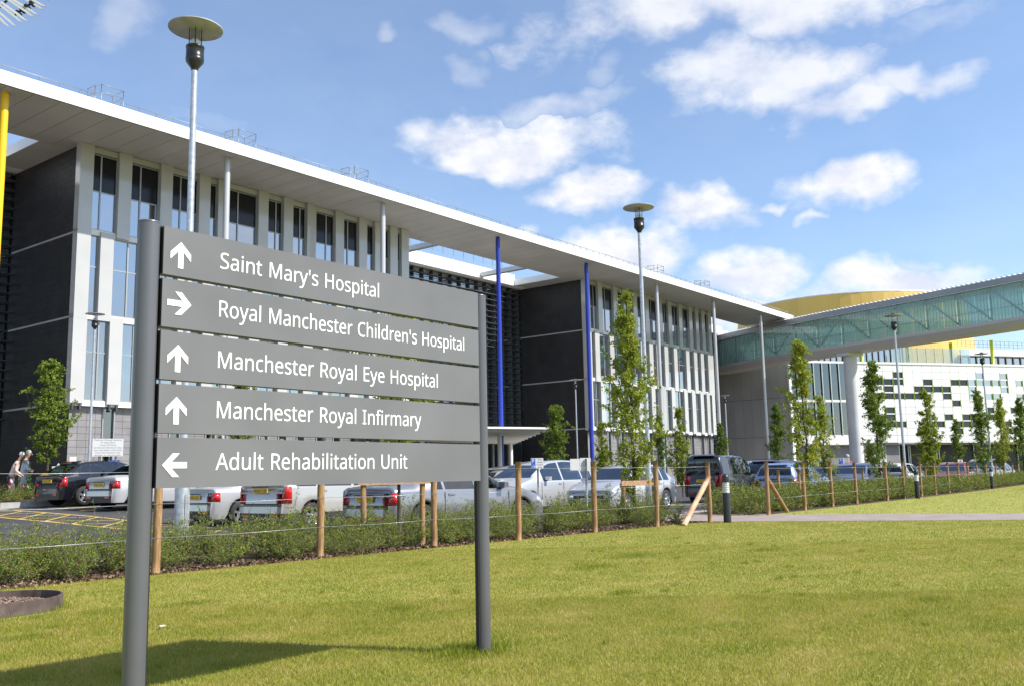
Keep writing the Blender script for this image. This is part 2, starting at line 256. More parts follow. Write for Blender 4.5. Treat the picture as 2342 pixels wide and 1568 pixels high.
GLYPHS = json.loads(r"""{"A":[256,[[219,0,184,89,71,89,36,0,0,0,112,287,144,287,256,0],[141,207,137,219,135,225,133,230,132,236,130,242,129,247,128,250,123,234,122,229,120,224,119,219,115,207,83,121,173,121]]],"B":[261,[[121,286,154,285,181,279,202,270,217,257,226,239,229,215,229,205,227,195,223,185,218,177,212,170,205,164,196,159,186,155,175,152,175,150,186,148,197,144,207,140,217,134,224,127,231,118,235,108,238,95,239,81,238,65,234,50,227,37,218,26,206,17,193,9,177,4,159,1,140,0,39,0,39,286],[128,164,150,166,167,170,178,176,186,185,191,197,192,211,190,226,185,237,175,245,162,251,144,254,122,255,75,255,75,164],[75,134,75,30,133,30,156,32,173,37,186,45,194,56,199,69,200,84,200,94,198,103,194,111,188,118,181,123,172,128,160,132,146,134,130,134]]],"C":[253,[[162,259,147,258,133,255,120,251,109,245,98,237,89,228,81,217,75,205,69,191,66,177,63,160,63,143,64,121,67,100,74,82,82,66,93,52,106,42,122,34,140,29,161,28,174,28,185,29,197,31,208,33,219,36,230,39,230,8,219,4,208,1,197,-1,185,-3,171,-4,156,-4,128,-2,104,4,83,14,65,28,50,45,39,65,31,89,26,115,24,144,25,165,28,184,33,203,40,220,49,235,60,249,72,261,87,272,103,280,121,286,141,289,162,290,177,290,191,288,204,286,218,283,230,278,241,273,227,243,217,247,208,250,197,254,186,256,174,258]]],"D":[293,[[268,146,266,116,260,89,250,65,237,45,220,29,199,16,176,7,149,2,119,0,39,0,39,286,127,286,155,285,180,279,202,270,222,258,238,242,251,223,261,201,266,175],[230,145,229,169,225,189,218,207,208,222,196,234,181,244,163,250,144,254,122,255,75,255,75,31,114,31,149,34,178,44,201,60,217,82,227,110]]],"E":[223,[[199,0,39,0,39,286,199,286,199,255,75,255,75,165,192,165,192,134,75,134,75,32,199,32]]],"F":[208,[[75,0,39,0,39,286,199,286,199,255,75,255,75,153,191,153,191,121,75,121]]],"G":[292,[[163,151,262,151,262,11,247,6,231,2,215,0,199,-2,181,-4,162,-4,133,-2,108,4,87,14,68,27,52,44,40,65,31,88,26,114,24,143,26,172,32,198,42,221,56,241,72,258,93,272,116,282,143,288,173,290,189,290,204,288,218,286,232,283,246,278,258,273,245,242,234,247,223,250,210,254,197,256,184,258,171,259,149,257,130,252,112,245,97,234,85,221,75,205,68,186,64,166,62,143,63,121,67,101,73,83,82,67,93,53,108,42,125,34,146,29,170,27,182,27,193,28,202,29,211,31,219,32,226,34,226,119,163,119]]],"H":[297,[[258,0,222,0,222,134,75,134,75,0,39,0,39,286,75,286,75,165,222,165,222,286,258,286]]],"I":[136,[[119,0,16,0,16,21,50,28,50,257,16,265,16,286,119,286,119,265,86,257,86,28,119,21]]],"J":[109,[[-2,-76,-8,-76,-13,-76,-18,-75,-23,-74,-27,-72,-31,-71,-31,-40,-27,-42,-22,-42,-18,-43,-13,-44,-8,-44,-2,-45,4,-44,11,-43,17,-40,22,-37,27,-32,31,-26,34,-19,36,-10,37,2,37,286,73,286,73,4,72,-13,69,-28,64,-41,57,-52,48,-61,38,-68,26,-72,13,-75]]],"K":[248,[[248,0,206,0,104,137,75,111,75,0,39,0,39,286,75,286,75,145,83,154,91,163,99,172,124,200,202,286,244,286,130,162]]],"L":[210,[[39,0,39,286,75,286,75,32,200,32,200,0]]],"M":[364,[[165,0,71,251,69,251,70,245,70,238,71,231,71,222,71,213,72,203,72,194,72,184,72,174,72,0,39,0,39,286,92,286,180,52,182,52,272,286,325,286,325,0,289,0,289,176,289,185,289,195,289,204,290,213,290,222,291,230,292,251,290,251,195,0]]],"N":[305,[[266,0,224,0,71,238,69,238,69,231,70,224,70,216,72,189,72,179,72,170,72,160,72,0,39,0,39,286,81,286,233,49,235,49,234,69,233,97,232,107,232,116,232,125,232,286,266,286]]],"O":[313,[[289,144,288,122,285,102,280,83,274,66,265,50,255,36,243,24,229,14,214,6,197,1,178,-3,157,-4,135,-3,116,1,98,7,83,15,69,25,57,37,47,51,39,66,32,83,28,102,25,122,24,144,26,172,31,198,39,221,50,241,65,258,83,272,104,283,129,289,157,291,184,289,208,283,229,272,247,259,262,242,274,221,282,198,287,172],[63,144,64,121,67,100,73,81,80,65,91,52,104,41,119,34,137,29,157,27,177,29,195,34,210,41,222,52,233,65,241,81,246,100,249,121,251,144,248,177,241,205,228,228,210,245,187,256,157,259,137,257,119,253,104,245,91,235,80,221,73,205,67,187,64,166]]],"P":[243,[[115,286,149,284,176,276,196,264,211,248,219,227,222,202,221,190,220,179,216,168,212,158,205,148,197,139,187,131,176,124,162,119,146,115,128,112,108,111,75,111,75,0,39,0,39,286],[111,255,75,255,75,142,104,142,121,143,136,145,149,148,160,153,169,159,176,167,181,176,184,187,185,200,183,217,177,231,167,242,153,249,135,254]]],"Q":[313,[[289,144,288,121,285,100,279,80,272,62,263,46,251,32,238,20,223,11,205,3,274,-68,222,-68,167,-4,162,-4,157,-4,135,-3,116,1,98,7,83,15,69,25,57,37,47,51,39,66,32,83,28,102,25,122,24,144,26,172,31,198,39,221,50,241,65,258,83,272,104,283,129,289,157,291,184,289,208,283,229,272,247,259,262,242,274,221,282,198,287,172],[63,144,64,121,67,100,73,81,80,65,91,52,104,41,119,34,137,29,157,27,177,29,195,34,210,41,222,52,233,65,241,81,246,100,249,121,251,144,248,177,241,205,228,228,210,245,187,256,157,259,137,257,119,253,104,245,91,235,80,221,73,205,67,187,64,166]]],"R":[249,[[118,286,140,285,160,282,177,277,191,270,202,261,211,250,217,237,221,222,222,205,221,191,218,178,214,167,208,157,200,149,192,143,183,137,174,132,165,128,243,0,201,0,132,118,75,118,75,0,39,0,39,286],[116,255,75,255,75,149,118,149,139,150,156,155,169,163,178,173,183,187,185,203,184,215,182,225,177,233,172,240,164,246,155,250,144,253,131,254]]],"S":[220,[[201,77,200,60,196,46,189,33,179,22,168,13,153,6,137,0,119,-3,99,-4,89,-4,78,-3,68,-2,59,-1,50,0,42,2,34,4,27,7,20,10,20,44,31,40,43,36,56,32,71,30,86,28,101,27,114,28,126,30,136,33,145,37,152,43,158,49,162,56,164,64,165,73,165,82,163,90,159,97,154,103,147,109,139,115,127,120,114,126,98,132,86,137,75,142,66,147,57,152,49,158,43,165,37,172,32,179,29,188,26,197,25,207,24,217,25,232,29,245,36,256,44,266,55,275,68,281,82,286,98,289,115,290,131,290,145,288,159,286,171,283,183,279,194,274,183,243,173,247,162,251,151,254,139,257,127,258,115,259,103,258,93,256,85,253,77,249,71,245,67,239,63,232,61,225,61,217,61,208,63,200,67,193,71,187,78,181,86,176,96,170,109,165,123,159,139,153,153,146,166,139,176,132,185,123,192,114,197,103,200,91]]],"T":[223,[[130,0,93,0,93,255,4,255,4,286,219,286,219,255,130,255]]],"U":[293,[[257,101,255,82,251,64,245,48,235,33,223,20,208,10,190,2,169,-2,145,-4,112,-1,85,9,64,25,48,47,39,72,36,102,36,286,72,286,72,101,74,79,80,61,91,47,105,36,124,29,147,27,163,28,178,31,189,37,199,44,207,52,213,63,218,74,220,87,221,101,221,286,257,286]]],"V":[241,[[241,286,138,0,102,0,0,286,38,286,102,103,105,95,108,87,110,80,112,73,114,66,116,60,117,53,119,47,120,40,122,47,123,53,125,60,127,67,129,73,131,81,133,88,136,96,138,103,202,286]]],"W":[373,[[368,286,291,0,255,0,199,188,194,205,190,222,187,236,185,244,183,236,183,231,182,227,180,222,176,205,175,199,173,193,171,186,117,0,81,0,5,286,43,286,87,111,89,105,90,99,91,93,95,76,96,70,97,64,98,59,101,43,103,60,104,65,105,71,107,77,108,83,110,89,111,95,116,113,166,286,204,286,256,112,258,106,260,100,261,94,263,87,264,81,266,75,267,70,268,64,269,58,272,43,273,50,274,57,275,64,276,72,278,80,280,87,282,95,284,104,286,112,330,286]]],"X":[235,[[233,0,192,0,117,124,40,0,2,0,97,149,8,286,48,286,118,174,188,286,227,286,138,150]]],"Y":[227,[[113,146,188,286,227,286,132,111,132,0,95,0,95,109,0,286,39,286]]],"Z":[229,[[214,0,15,0,15,27,166,254,20,254,20,286,210,286,210,259,59,32,214,32]]],"a":[225,[[115,219,139,217,159,211,174,201,184,188,190,169,192,146,192,0,167,0,160,30,158,30,152,23,146,17,139,11,132,6,125,2,117,0,108,-2,98,-4,86,-4,74,-3,62,-1,52,3,42,8,34,15,27,24,22,34,19,46,18,60,21,80,30,96,44,109,64,119,90,125,121,128,158,130,158,142,157,158,153,171,146,180,138,185,127,189,113,190,102,189,92,188,81,185,71,182,62,178,53,174,42,200,52,205,63,209,75,213,88,216,102,218],[126,104,102,102,83,97,70,91,62,83,57,72,55,59,56,48,60,40,66,33,74,28,83,25,94,24,111,26,126,31,140,39,150,51,156,67,158,86,158,105]]],"b":[247,[[69,231,69,222,69,213,69,205,68,198,68,192,67,186,69,186,76,195,85,203,95,209,106,214,120,217,136,219,161,215,182,206,200,191,214,169,222,141,225,107,223,84,220,64,214,46,205,31,195,18,182,8,168,2,153,-3,136,-4,120,-3,106,0,95,5,85,12,76,19,69,27,67,27,59,0,34,0,34,305,69,305],[130,189,116,188,104,185,94,181,86,174,80,165,75,154,72,141,70,126,69,109,69,107,71,83,75,62,82,46,94,35,110,28,131,25,148,28,163,35,174,47,182,63,186,83,188,108,186,133,182,153,174,169,163,180,148,187]]],"c":[192,[[120,-4,102,-3,85,1,70,8,56,17,44,29,35,44,28,62,23,82,22,106,24,131,28,153,35,171,45,186,57,198,71,207,87,214,104,218,123,219,134,219,144,217,154,216,164,213,172,210,179,207,168,178,162,180,154,183,146,185,138,187,130,188,122,188,108,187,96,184,86,179,78,172,71,163,65,152,62,139,59,124,59,107,59,90,62,76,65,63,71,52,77,43,86,36,96,31,107,27,120,26,131,27,142,28,151,30,160,33,168,36,176,39,176,8,168,4,160,1,152,-1,142,-3,132,-4]]],"d":[247,[[110,-4,85,-1,64,8,46,24,33,45,25,73,22,107,25,141,33,169,46,191,64,206,86,216,111,219,121,218,131,217,140,215,148,212,155,208,162,203,167,198,173,193,177,187,180,187,178,203,178,209,177,214,177,219,177,305,213,305,213,0,184,0,179,29,177,29,173,23,167,17,162,12,155,8,148,4,140,0,131,-2,121,-4],[116,25,136,27,152,34,164,44,171,58,176,77,178,100,178,107,176,131,172,152,164,168,153,180,137,187,115,190,98,187,84,180,73,167,65,150,60,130,59,106,60,83,65,63,73,47,84,35,98,28]]],"e":[226,[[117,219,135,218,150,214,165,207,177,198,187,186,195,173,201,158,205,141,206,122,206,101,59,101,61,78,67,60,77,45,91,35,107,28,127,26,140,26,152,28,163,30,174,33,185,36,196,41,196,10,185,6,174,2,164,-1,152,-2,140,-4,126,-4,106,-3,88,2,72,8,57,18,45,30,35,46,28,63,24,83,22,106,23,128,27,148,34,166,43,182,54,195,67,205,82,213,99,217],[117,190,101,188,88,183,77,174,68,162,63,147,59,129,169,129,168,140,166,151,163,161,159,169,153,176,146,182,138,187,128,189]]],"f":[138,[[133,188,79,188,79,0,44,0,44,188,6,188,6,204,44,216,44,229,45,246,47,261,52,273,58,284,66,292,76,299,87,303,99,306,113,307,122,306,130,306,137,305,144,303,150,301,155,300,146,272,141,273,137,275,131,276,125,277,120,278,114,278,103,277,94,273,88,266,83,257,80,244,79,229,79,215,133,215]]],"g":[247,[[110,219,124,218,137,215,149,211,159,205,169,196,178,186,180,186,184,215,213,215,213,-4,211,-23,208,-40,202,-55,194,-67,183,-78,170,-86,155,-92,137,-95,116,-96,101,-96,87,-95,74,-93,61,-90,50,-87,39,-83,39,-50,50,-55,62,-59,75,-63,89,-65,103,-66,118,-67,135,-65,150,-60,162,-51,171,-39,176,-24,178,-6,178,2,178,6,178,10,178,16,178,21,179,25,179,28,177,28,169,18,160,10,149,4,138,0,125,-3,111,-4,85,-1,63,9,46,25,32,47,25,75,22,107,25,139,32,166,46,189,63,205,85,216],[115,189,104,188,93,185,84,180,77,172,70,163,65,152,61,138,59,123,59,107,60,82,65,62,73,46,84,34,99,27,116,25,126,25,136,27,144,29,151,32,158,37,163,42,168,49,172,57,174,65,176,75,178,86,178,99,178,107,177,125,175,141,171,154,166,165,159,174,151,181,141,186,129,188]]],"h":[248,[[69,215,69,210,69,205,69,200,68,195,68,190,67,185,70,185,75,192,80,198,87,204,94,208,102,212,110,215,119,217,128,218,137,219,153,218,168,215,180,210,191,204,200,195,206,185,211,172,214,157,215,140,215,0,180,0,180,138,179,153,175,166,169,176,160,184,147,188,132,189,117,188,105,185,95,180,86,173,80,164,75,154,72,141,70,127,69,111,69,0,34,0,34,305,69,305]]],"i":[103,[[69,215,69,0,34,0,34,215],[52,296,57,295,62,293,66,290,70,286,72,280,73,273,72,266,70,261,66,256,62,253,57,251,52,251,47,251,42,253,37,256,34,261,32,266,31,273,32,280,34,286,37,290,42,293,47,295]]],"j":[103,[[9,-96,2,-96,-3,-96,-9,-95,-14,-94,-18,-93,-22,-91,-22,-63,-18,-64,-14,-65,-10,-66,-5,-66,-1,-67,4,-67,12,-66,20,-64,26,-60,30,-54,33,-45,34,-33,34,215,69,215,69,-32,69,-45,67,-56,63,-67,58,-75,51,-83,43,-89,34,-93,22,-95],[31,273,32,280,34,286,37,290,42,293,47,295,52,296,57,295,62,293,66,290,70,286,72,280,73,273,72,266,70,261,66,256,62,253,57,251,52,251,47,251,42,253,37,256,34,261,32,266]]],"k":[214,[[69,146,69,141,69,135,68,129,67,111,69,111,76,120,86,132,89,136,92,139,95,142,163,215,204,215,117,123,211,0,168,0,93,100,69,79,69,0,34,0,34,305,69,305]]],"l":[103,[[69,0,34,0,34,305,69,305]]],"m":[375,[[270,219,292,217,310,211,324,200,334,185,340,165,342,140,342,0,308,0,308,138,306,154,303,166,297,176,289,184,277,188,264,189,245,187,230,181,219,171,212,157,207,140,206,119,206,0,171,0,171,138,170,149,169,158,166,167,162,174,157,179,152,184,145,187,136,189,127,189,113,188,102,185,93,180,85,173,79,165,75,154,72,142,70,127,69,111,69,0,34,0,34,215,63,215,68,186,70,186,75,193,80,199,86,204,93,209,100,212,108,215,116,217,125,219,133,219,149,218,163,215,175,210,185,203,193,194,199,183,201,183,209,194,219,203,230,210,243,215,256,218]]],"n":[248,[[138,219,161,217,180,211,196,200,207,185,213,165,215,140,215,0,180,0,180,138,179,153,175,166,169,176,160,184,147,188,132,189,111,187,95,180,83,169,75,154,71,135,69,111,69,0,34,0,34,215,63,215,68,186,70,186,75,193,81,199,88,204,95,209,103,212,111,215,120,217,129,219]]],"o":[243,[[221,108,220,91,218,75,214,60,209,47,202,36,194,25,185,16,174,9,162,3,149,-1,135,-3,121,-4,107,-3,94,-1,81,3,70,9,59,16,50,25,42,36,35,47,29,60,25,75,23,91,22,108,23,130,27,151,34,168,43,183,55,196,69,206,84,213,102,217,122,219,141,217,158,213,173,206,187,196,199,183,208,168,215,151,220,130],[59,108,59,92,61,77,65,64,70,52,77,43,86,35,96,30,108,26,121,25,135,26,147,30,157,35,166,43,173,52,178,64,182,77,184,92,184,108,184,124,181,139,178,152,172,163,165,172,157,179,147,185,135,188,121,189,101,187,85,180,73,168,65,151,60,131]]],"p":[247,[[136,219,161,216,182,207,200,191,214,170,222,142,225,108,223,85,220,64,214,46,205,31,195,18,183,9,169,2,153,-3,136,-4,125,-4,116,-2,107,0,99,4,91,7,85,12,79,17,74,22,69,27,67,27,67,22,68,17,69,10,69,3,69,-3,69,-8,69,-96,34,-96,34,215,63,215,68,186,69,186,74,192,79,197,85,202,91,207,98,211,106,215,115,217,125,218],[130,189,116,188,105,186,95,181,87,175,81,166,76,156,72,144,70,131,69,115,69,108,70,91,72,76,75,63,80,52,86,42,94,35,104,30,116,26,131,25,143,26,154,30,163,36,171,44,177,54,182,66,185,79,187,93,188,108,186,131,182,151,174,167,163,179,148,187]]],"q":[247,[[177,-4,177,1,177,6,178,12,178,19,179,24,179,29,177,29,170,20,161,12,151,6,139,0,126,-3,109,-4,85,-1,64,8,46,24,33,45,25,73,22,107,23,130,27,151,33,169,42,184,52,197,65,206,79,213,94,218,111,219,126,218,140,215,152,209,162,202,170,195,178,186,179,186,184,215,213,215,213,-96,177,-96],[116,25,130,26,142,29,152,33,160,40,166,48,171,58,175,70,177,84,178,99,178,107,176,132,172,152,164,169,153,180,136,187,115,190,98,187,84,180,73,167,65,150,60,130,59,106,60,83,65,63,73,47,84,35,98,28]]],"r":[166,[[134,219,138,219,143,219,147,218,152,218,156,217,160,217,155,184,152,185,148,185,144,186,140,186,136,187,132,187,124,186,116,185,108,182,101,178,94,173,88,167,83,160,78,153,74,144,72,135,70,125,69,115,69,0,34,0,34,215,63,215,67,176,69,176,73,183,79,191,85,197,92,204,99,209,107,213,116,216,125,218]]],"s":[192,[[174,59,173,46,169,35,164,24,156,16,146,9,134,3,120,-1,105,-3,88,-4,74,-4,61,-2,50,0,39,2,30,6,21,10,21,42,30,38,40,34,52,30,64,27,77,25,89,24,105,25,118,28,128,33,135,39,139,47,140,56,139,61,138,66,136,71,132,75,127,79,120,83,111,88,100,93,87,98,74,103,62,109,51,114,42,120,35,126,28,133,24,141,21,151,20,162,23,179,30,193,43,204,59,212,79,217,101,219,114,219,126,217,138,215,149,212,159,209,170,204,158,176,148,180,139,183,129,186,119,188,109,190,99,190,85,189,74,187,66,183,59,178,55,171,54,164,55,158,56,153,59,149,64,145,69,141,77,137,86,133,97,128,109,123,122,118,134,113,144,107,153,102,161,95,166,88,171,80,173,70]]],"t":[145,[[106,25,111,25,117,25,122,26,128,27,132,28,136,29,136,2,132,1,126,-1,120,-2,113,-3,106,-4,100,-4,89,-3,79,-1,69,2,60,7,52,13,46,22,41,33,38,46,37,63,37,188,6,188,6,204,37,219,51,264,72,264,72,215,134,215,134,188,72,188,72,63,73,51,76,42,82,34,88,29,97,26]]],"u":[248,[[214,215,214,0,185,0,180,28,178,28,173,21,167,15,160,10,153,6,145,2,137,-1,128,-2,119,-4,110,-4,94,-3,79,0,67,4,56,11,47,19,40,30,36,42,33,57,32,74,32,215,67,215,67,77,69,61,73,48,79,38,88,31,100,27,115,25,130,26,143,29,153,34,161,41,168,50,173,61,176,73,178,87,178,103,178,215]]],"v":[204,[[81,0,0,215,38,215,83,88,86,82,88,76,90,69,93,61,95,55,97,48,98,42,100,36,101,31,102,31,103,36,105,42,107,48,109,55,111,62,114,69,120,88,166,215,204,215,122,0]]],"w":[315,[[173,121,168,138,166,144,165,149,164,154,160,168,159,172,159,175,158,178,156,178,154,168,151,154,150,148,148,143,147,138,145,132,144,127,142,121,103,0,63,0,4,215,41,215,71,101,73,93,75,85,77,77,78,69,80,62,82,55,83,48,84,42,85,36,86,36,89,49,92,64,94,69,95,74,96,80,98,85,99,90,101,94,139,215,177,215,214,94,220,75,222,68,224,61,225,54,227,48,228,42,229,37,230,37,231,42,232,47,233,54,235,61,236,68,238,76,240,85,242,93,245,101,275,215,311,215,251,0,210,0]]],"x":[212,[[85,110,11,215,51,215,106,134,161,215,201,215,127,110,205,0,165,0,106,86,47,0,7,0]]],"y":[204,[[0,215,38,215,85,93,87,85,90,79,92,72,94,65,96,59,98,52,100,46,101,40,103,34,104,34,106,41,109,50,112,60,115,71,119,82,123,93,166,215,204,215,112,-30,107,-42,101,-54,94,-65,87,-74,78,-82,69,-88,59,-93,47,-95,34,-96,28,-96,22,-96,17,-95,12,-95,8,-94,4,-93,4,-65,15,-67,19,-67,24,-67,28,-67,36,-67,43,-65,50,-63,55,-59,60,-55,65,-50,69,-43,73,-37,76,-29,87,-1]]],"z":[188,[[173,0,16,0,16,23,131,188,22,188,22,215,170,215,170,188,56,27,173,27]]],"0":[229,[[210,144,209,121,207,100,204,81,200,64,195,49,188,35,179,23,170,14,158,6,145,0,131,-3,114,-4,94,-2,76,4,61,14,48,27,38,44,30,64,24,88,21,114,20,144,21,173,24,200,29,223,37,243,47,260,59,273,75,283,93,289,114,291,134,289,152,283,168,273,181,260,191,243,199,223,205,200,209,173],[55,144,56,119,58,97,61,78,65,62,72,49,80,39,89,32,101,28,114,26,128,27,139,32,149,39,157,49,163,62,168,78,171,97,173,119,174,144,173,168,171,190,168,209,163,225,157,237,149,248,139,255,128,259,114,261,101,259,89,255,80,248,72,237,65,225,61,209,58,190,56,168]]],"1":[229,[[142,0,108,0,108,200,108,207,108,214,108,220,109,235,109,249,105,245,101,242,98,239,85,227,54,202,36,226,113,286,142,286]]],"2":[229,[[209,0,19,0,19,29,94,105,108,119,120,132,131,144,140,155,147,166,153,177,157,188,160,200,161,212,159,227,155,239,147,248,136,255,124,259,110,260,97,259,85,257,74,253,63,248,52,241,41,233,22,257,30,263,38,269,47,274,56,279,66,283,76,286,87,288,98,290,110,290,127,289,143,286,156,281,168,274,178,265,186,255,192,243,196,229,197,214,196,199,193,185,188,172,181,159,172,146,162,133,150,120,138,107,123,93,64,34,64,32,209,32]]],"3":[229,[[198,219,197,207,194,196,190,186,185,177,178,170,170,163,160,158,150,154,138,151,138,149,159,145,176,138,190,128,199,115,205,99,206,81,205,65,201,51,195,37,186,25,174,15,159,7,141,1,120,-3,97,-4,82,-4,68,-2,55,-1,42,2,30,6,18,12,18,45,30,39,43,34,57,31,71,28,84,26,97,26,120,27,139,32,153,41,162,52,168,66,170,82,169,93,165,103,160,111,153,118,144,123,133,128,120,130,105,132,89,133,62,133,62,163,90,163,105,164,118,166,129,170,139,175,147,181,153,189,158,197,161,207,162,217,160,230,155,241,148,249,137,256,124,259,109,261,100,260,90,259,82,258,74,255,66,253,59,249,52,245,44,241,37,237,20,261,31,268,43,275,58,281,73,286,91,289,109,290,136,288,159,281,176,270,188,256,195,239]]],"4":[229,[[221,65,180,65,180,0,146,0,146,65,8,65,8,95,143,288,180,288,180,97,221,97],[146,187,146,194,146,200,146,206,146,212,146,217,146,222,147,237,148,250,146,250,144,245,141,240,138,234,135,228,132,223,129,219,43,97,146,97]]],"5":[229,[[110,176,129,175,146,171,161,166,175,158,186,148,195,137,201,124,205,108,206,91,205,73,201,56,194,40,184,27,172,16,157,7,140,1,121,-3,99,-4,85,-4,71,-2,58,0,46,3,35,7,25,12,25,45,36,39,47,35,60,31,74,28,87,27,100,26,113,27,126,29,137,33,147,38,155,45,162,53,166,63,169,75,170,88,168,105,163,119,153,131,139,139,121,144,99,146,91,146,82,145,73,144,64,143,56,141,50,140,32,151,43,286,186,286,186,254,73,254,66,171,71,172,77,173,85,174,93,175,101,175]]],"6":[229,[[22,122,22,139,24,155,25,171,28,187,32,202,37,217,44,230,51,243,61,255,71,265,84,274,98,281,114,286,133,289,153,290,159,290,165,290,172,289,178,289,184,288,188,287,188,257,183,258,178,259,172,260,166,261,160,261,154,261,137,260,121,257,108,252,96,245,87,237,79,227,72,216,67,203,63,190,61,176,59,161,57,146,60,146,64,152,69,157,75,163,82,168,89,172,97,175,106,177,116,179,128,179,143,178,158,175,171,169,183,161,192,151,200,139,206,125,209,110,211,92,209,73,206,56,199,41,191,28,180,16,168,8,153,1,137,-3,119,-4,106,-3,93,-1,81,4,70,10,60,17,50,27,42,38,35,51,29,66,25,83,23,102],[119,26,135,27,148,33,160,42,169,55,174,71,176,92,174,109,169,124,162,136,151,144,137,150,120,152,108,151,97,148,87,144,79,138,71,131,66,124,61,116,59,108,58,99,58,90,59,82,62,73,65,65,68,57,73,49,79,43,85,37,92,32,100,29,109,26]]],"7":[229,[[55,0,172,254,18,254,18,286,210,286,210,259,93,0]]],"8":[229,[[114,290,130,289,145,287,159,282,171,276,181,269,189,259,195,248,199,236,200,222,199,211,197,201,193,192,187,183,181,176,173,169,164,163,155,157,146,152,157,146,168,139,178,133,187,125,194,117,201,108,205,98,208,87,209,74,208,59,204,45,198,33,189,22,178,13,165,6,150,0,134,-3,115,-4,96,-3,78,0,63,5,50,12,39,21,31,31,25,44,21,57,20,73,21,85,23,97,28,107,34,116,41,125,50,132,59,139,69,144,79,150,70,155,61,161,54,168,46,175,40,183,35,191,32,201,30,211,29,222,30,236,34,248,40,259,48,268,59,276,71,282,84,287,99,289],[54,73,56,59,61,48,69,38,81,30,96,26,115,24,133,26,148,30,159,38,168,48,173,60,175,74,174,83,172,91,167,98,162,105,155,112,147,117,137,123,126,128,115,133,108,135,97,130,87,124,79,119,71,113,65,106,60,99,57,91,55,82],[114,262,100,261,88,257,78,251,70,243,65,233,63,221,64,211,66,203,70,196,76,189,82,184,89,179,98,174,107,170,116,165,125,169,133,174,141,178,148,184,154,189,159,196,162,203,164,211,165,221,164,233,159,243,151,251,141,257,128,261]]],"9":[229,[[209,164,208,148,207,131,205,115,202,99,198,84,193,70,187,56,179,43,170,31,159,21,147,12,132,5,116,0,98,-3,77,-4,71,-4,65,-4,58,-3,52,-2,46,-1,41,0,41,30,46,29,52,27,58,26,64,25,70,25,76,25,94,26,109,29,122,34,134,41,144,49,152,59,158,70,163,83,167,96,170,110,172,125,173,140,170,140,166,134,161,129,155,123,149,119,141,115,133,111,124,109,113,108,102,107,87,108,72,112,59,117,48,125,38,135,30,147,25,161,21,176,20,194,21,213,25,230,31,245,40,259,51,270,63,279,78,285,94,289,111,290,125,289,137,287,150,282,161,276,171,269,180,259,189,248,195,235,201,220,205,203,208,184],[111,261,96,259,82,253,71,244,62,231,57,215,55,194,56,177,61,162,68,151,79,142,93,136,110,135,122,136,133,138,143,143,152,148,159,155,165,162,169,170,172,179,173,187,172,196,171,204,169,213,166,222,162,230,158,237,152,244,146,249,138,254,130,258,121,260]]],"'":[90,[[64,286,56,183,34,183,26,286]]]}""")
def text_mesh(txt, m, height=None, width=None, align='LEFT', depth=.001, spacing=1.0, weight=0):
    """lettering from outlines kept in this file (capitals 286 units high)"""
    cu = bpy.data.curves.new('lettering', 'CURVE'); cu.dimensions = '2D'; cu.fill_mode = 'BOTH'; x = 0; k = (height or .1)/286
    xs = [px for ch in txt if ch in GLYPHS for px in ()]
    for ch in txt:
        if ch == ' ': x += 130; continue
        adv, spl = GLYPHS.get(ch, GLYPHS['o'])
        for p in spl:
            n = len(p)//2; s = cu.splines.new('POLY'); s.points.add(n-1); s.use_cyclic_u = True
            s.points.foreach_set('co', [v for i in range(n) for v in (p[2*i]+x, p[2*i+1], 0, 1)])
        x += adv*spacing
    t = bpy.data.objects.new('t', cu); me = bpy.data.meshes.new_from_object(t); bpy.data.objects.remove(t)
    co = np.zeros(len(me.vertices)*3); me.vertices.foreach_get('co', co); co = co.reshape(-1, 3)
    lo, hi = co[:, 0].min(), co[:, 0].max(); sx = width/(hi-lo) if width else k; co[:, 0] -= lo if align == 'LEFT' else (lo+hi)/2
    new = np.stack([co[:, 0]*sx, np.zeros(len(co)), co[:, 1]*k], 1)       # stands upright, faces -Y
    me.vertices.foreach_set('co', new.astype(np.float32).ravel()); me.materials.clear(); me.materials.append(m); me.update(); return me
def gz(x, y):                        # the car park climbs gently towards the left
    lat = .62*x-.785*y; d = .779*x+.612*y
    f = lambda t: (lambda c: c*c*(3-2*c))(min(1, max(0, t)))
    return .55*f((-lat-5.5)/7)*f((d-19)/17)
RZ = -.07
def road_z(x, y): return RZ+gz(x, y)

# ------------------------------------------------------------------ the ground
def grid_sheet(name, x0, x1, y0, y1, nx, ny, m, dz, kind='structure', curve=None):
    X, Y = np.meshgrid(np.linspace(x0, x1, nx), np.linspace(0, 1, ny)); lo = np.vectorize(curve)(X) if curve else y0; Y = lo+(y1-lo)*Y
    Z = np.vectorize(gz)(X, Y)+dz; V = np.stack([X, Y, Z], -1).reshape(-1, 3); i = np.arange(nx*ny).reshape(ny, nx)
    F = np.stack([i[:-1, :-1], i[:-1, 1:], i[1:, 1:], i[1:, :-1]], -1).reshape(-1, 4)
    o = obj(name, np_mesh(name, V, F, m)); o['kind'] = kind; return o
def poly_sheet(name, pts, z, m, kind='structure'):
    b = MB(); b.add([(x, y, z) for x, y in pts], [tuple(range(len(pts)))], m); o = b.build(name); o['kind'] = kind; return o
g = MB(); g.add([(-1500,-1500,-.14),(1500,-1500,-.14),(1500,1500,-.14),(-1500,1500,-.14)], [(0,1,2,3)], M['plaza']); o = g.build('ground'); o['kind'] = 'structure'
grid_sheet('road', -60, 160, 12.6, 40, 180, 60, M['asphalt'], RZ)
grid_sheet('pavement', -60, 160, 40, 90, 120, 40, M['plaza'], -.0)
def bedline(x): return 10.32-.045*(x-6) if x < 19.4 else (9.85+.0165*(x-22)+.00075*max(0, x-30)**2 if x > 22 else 9.4)
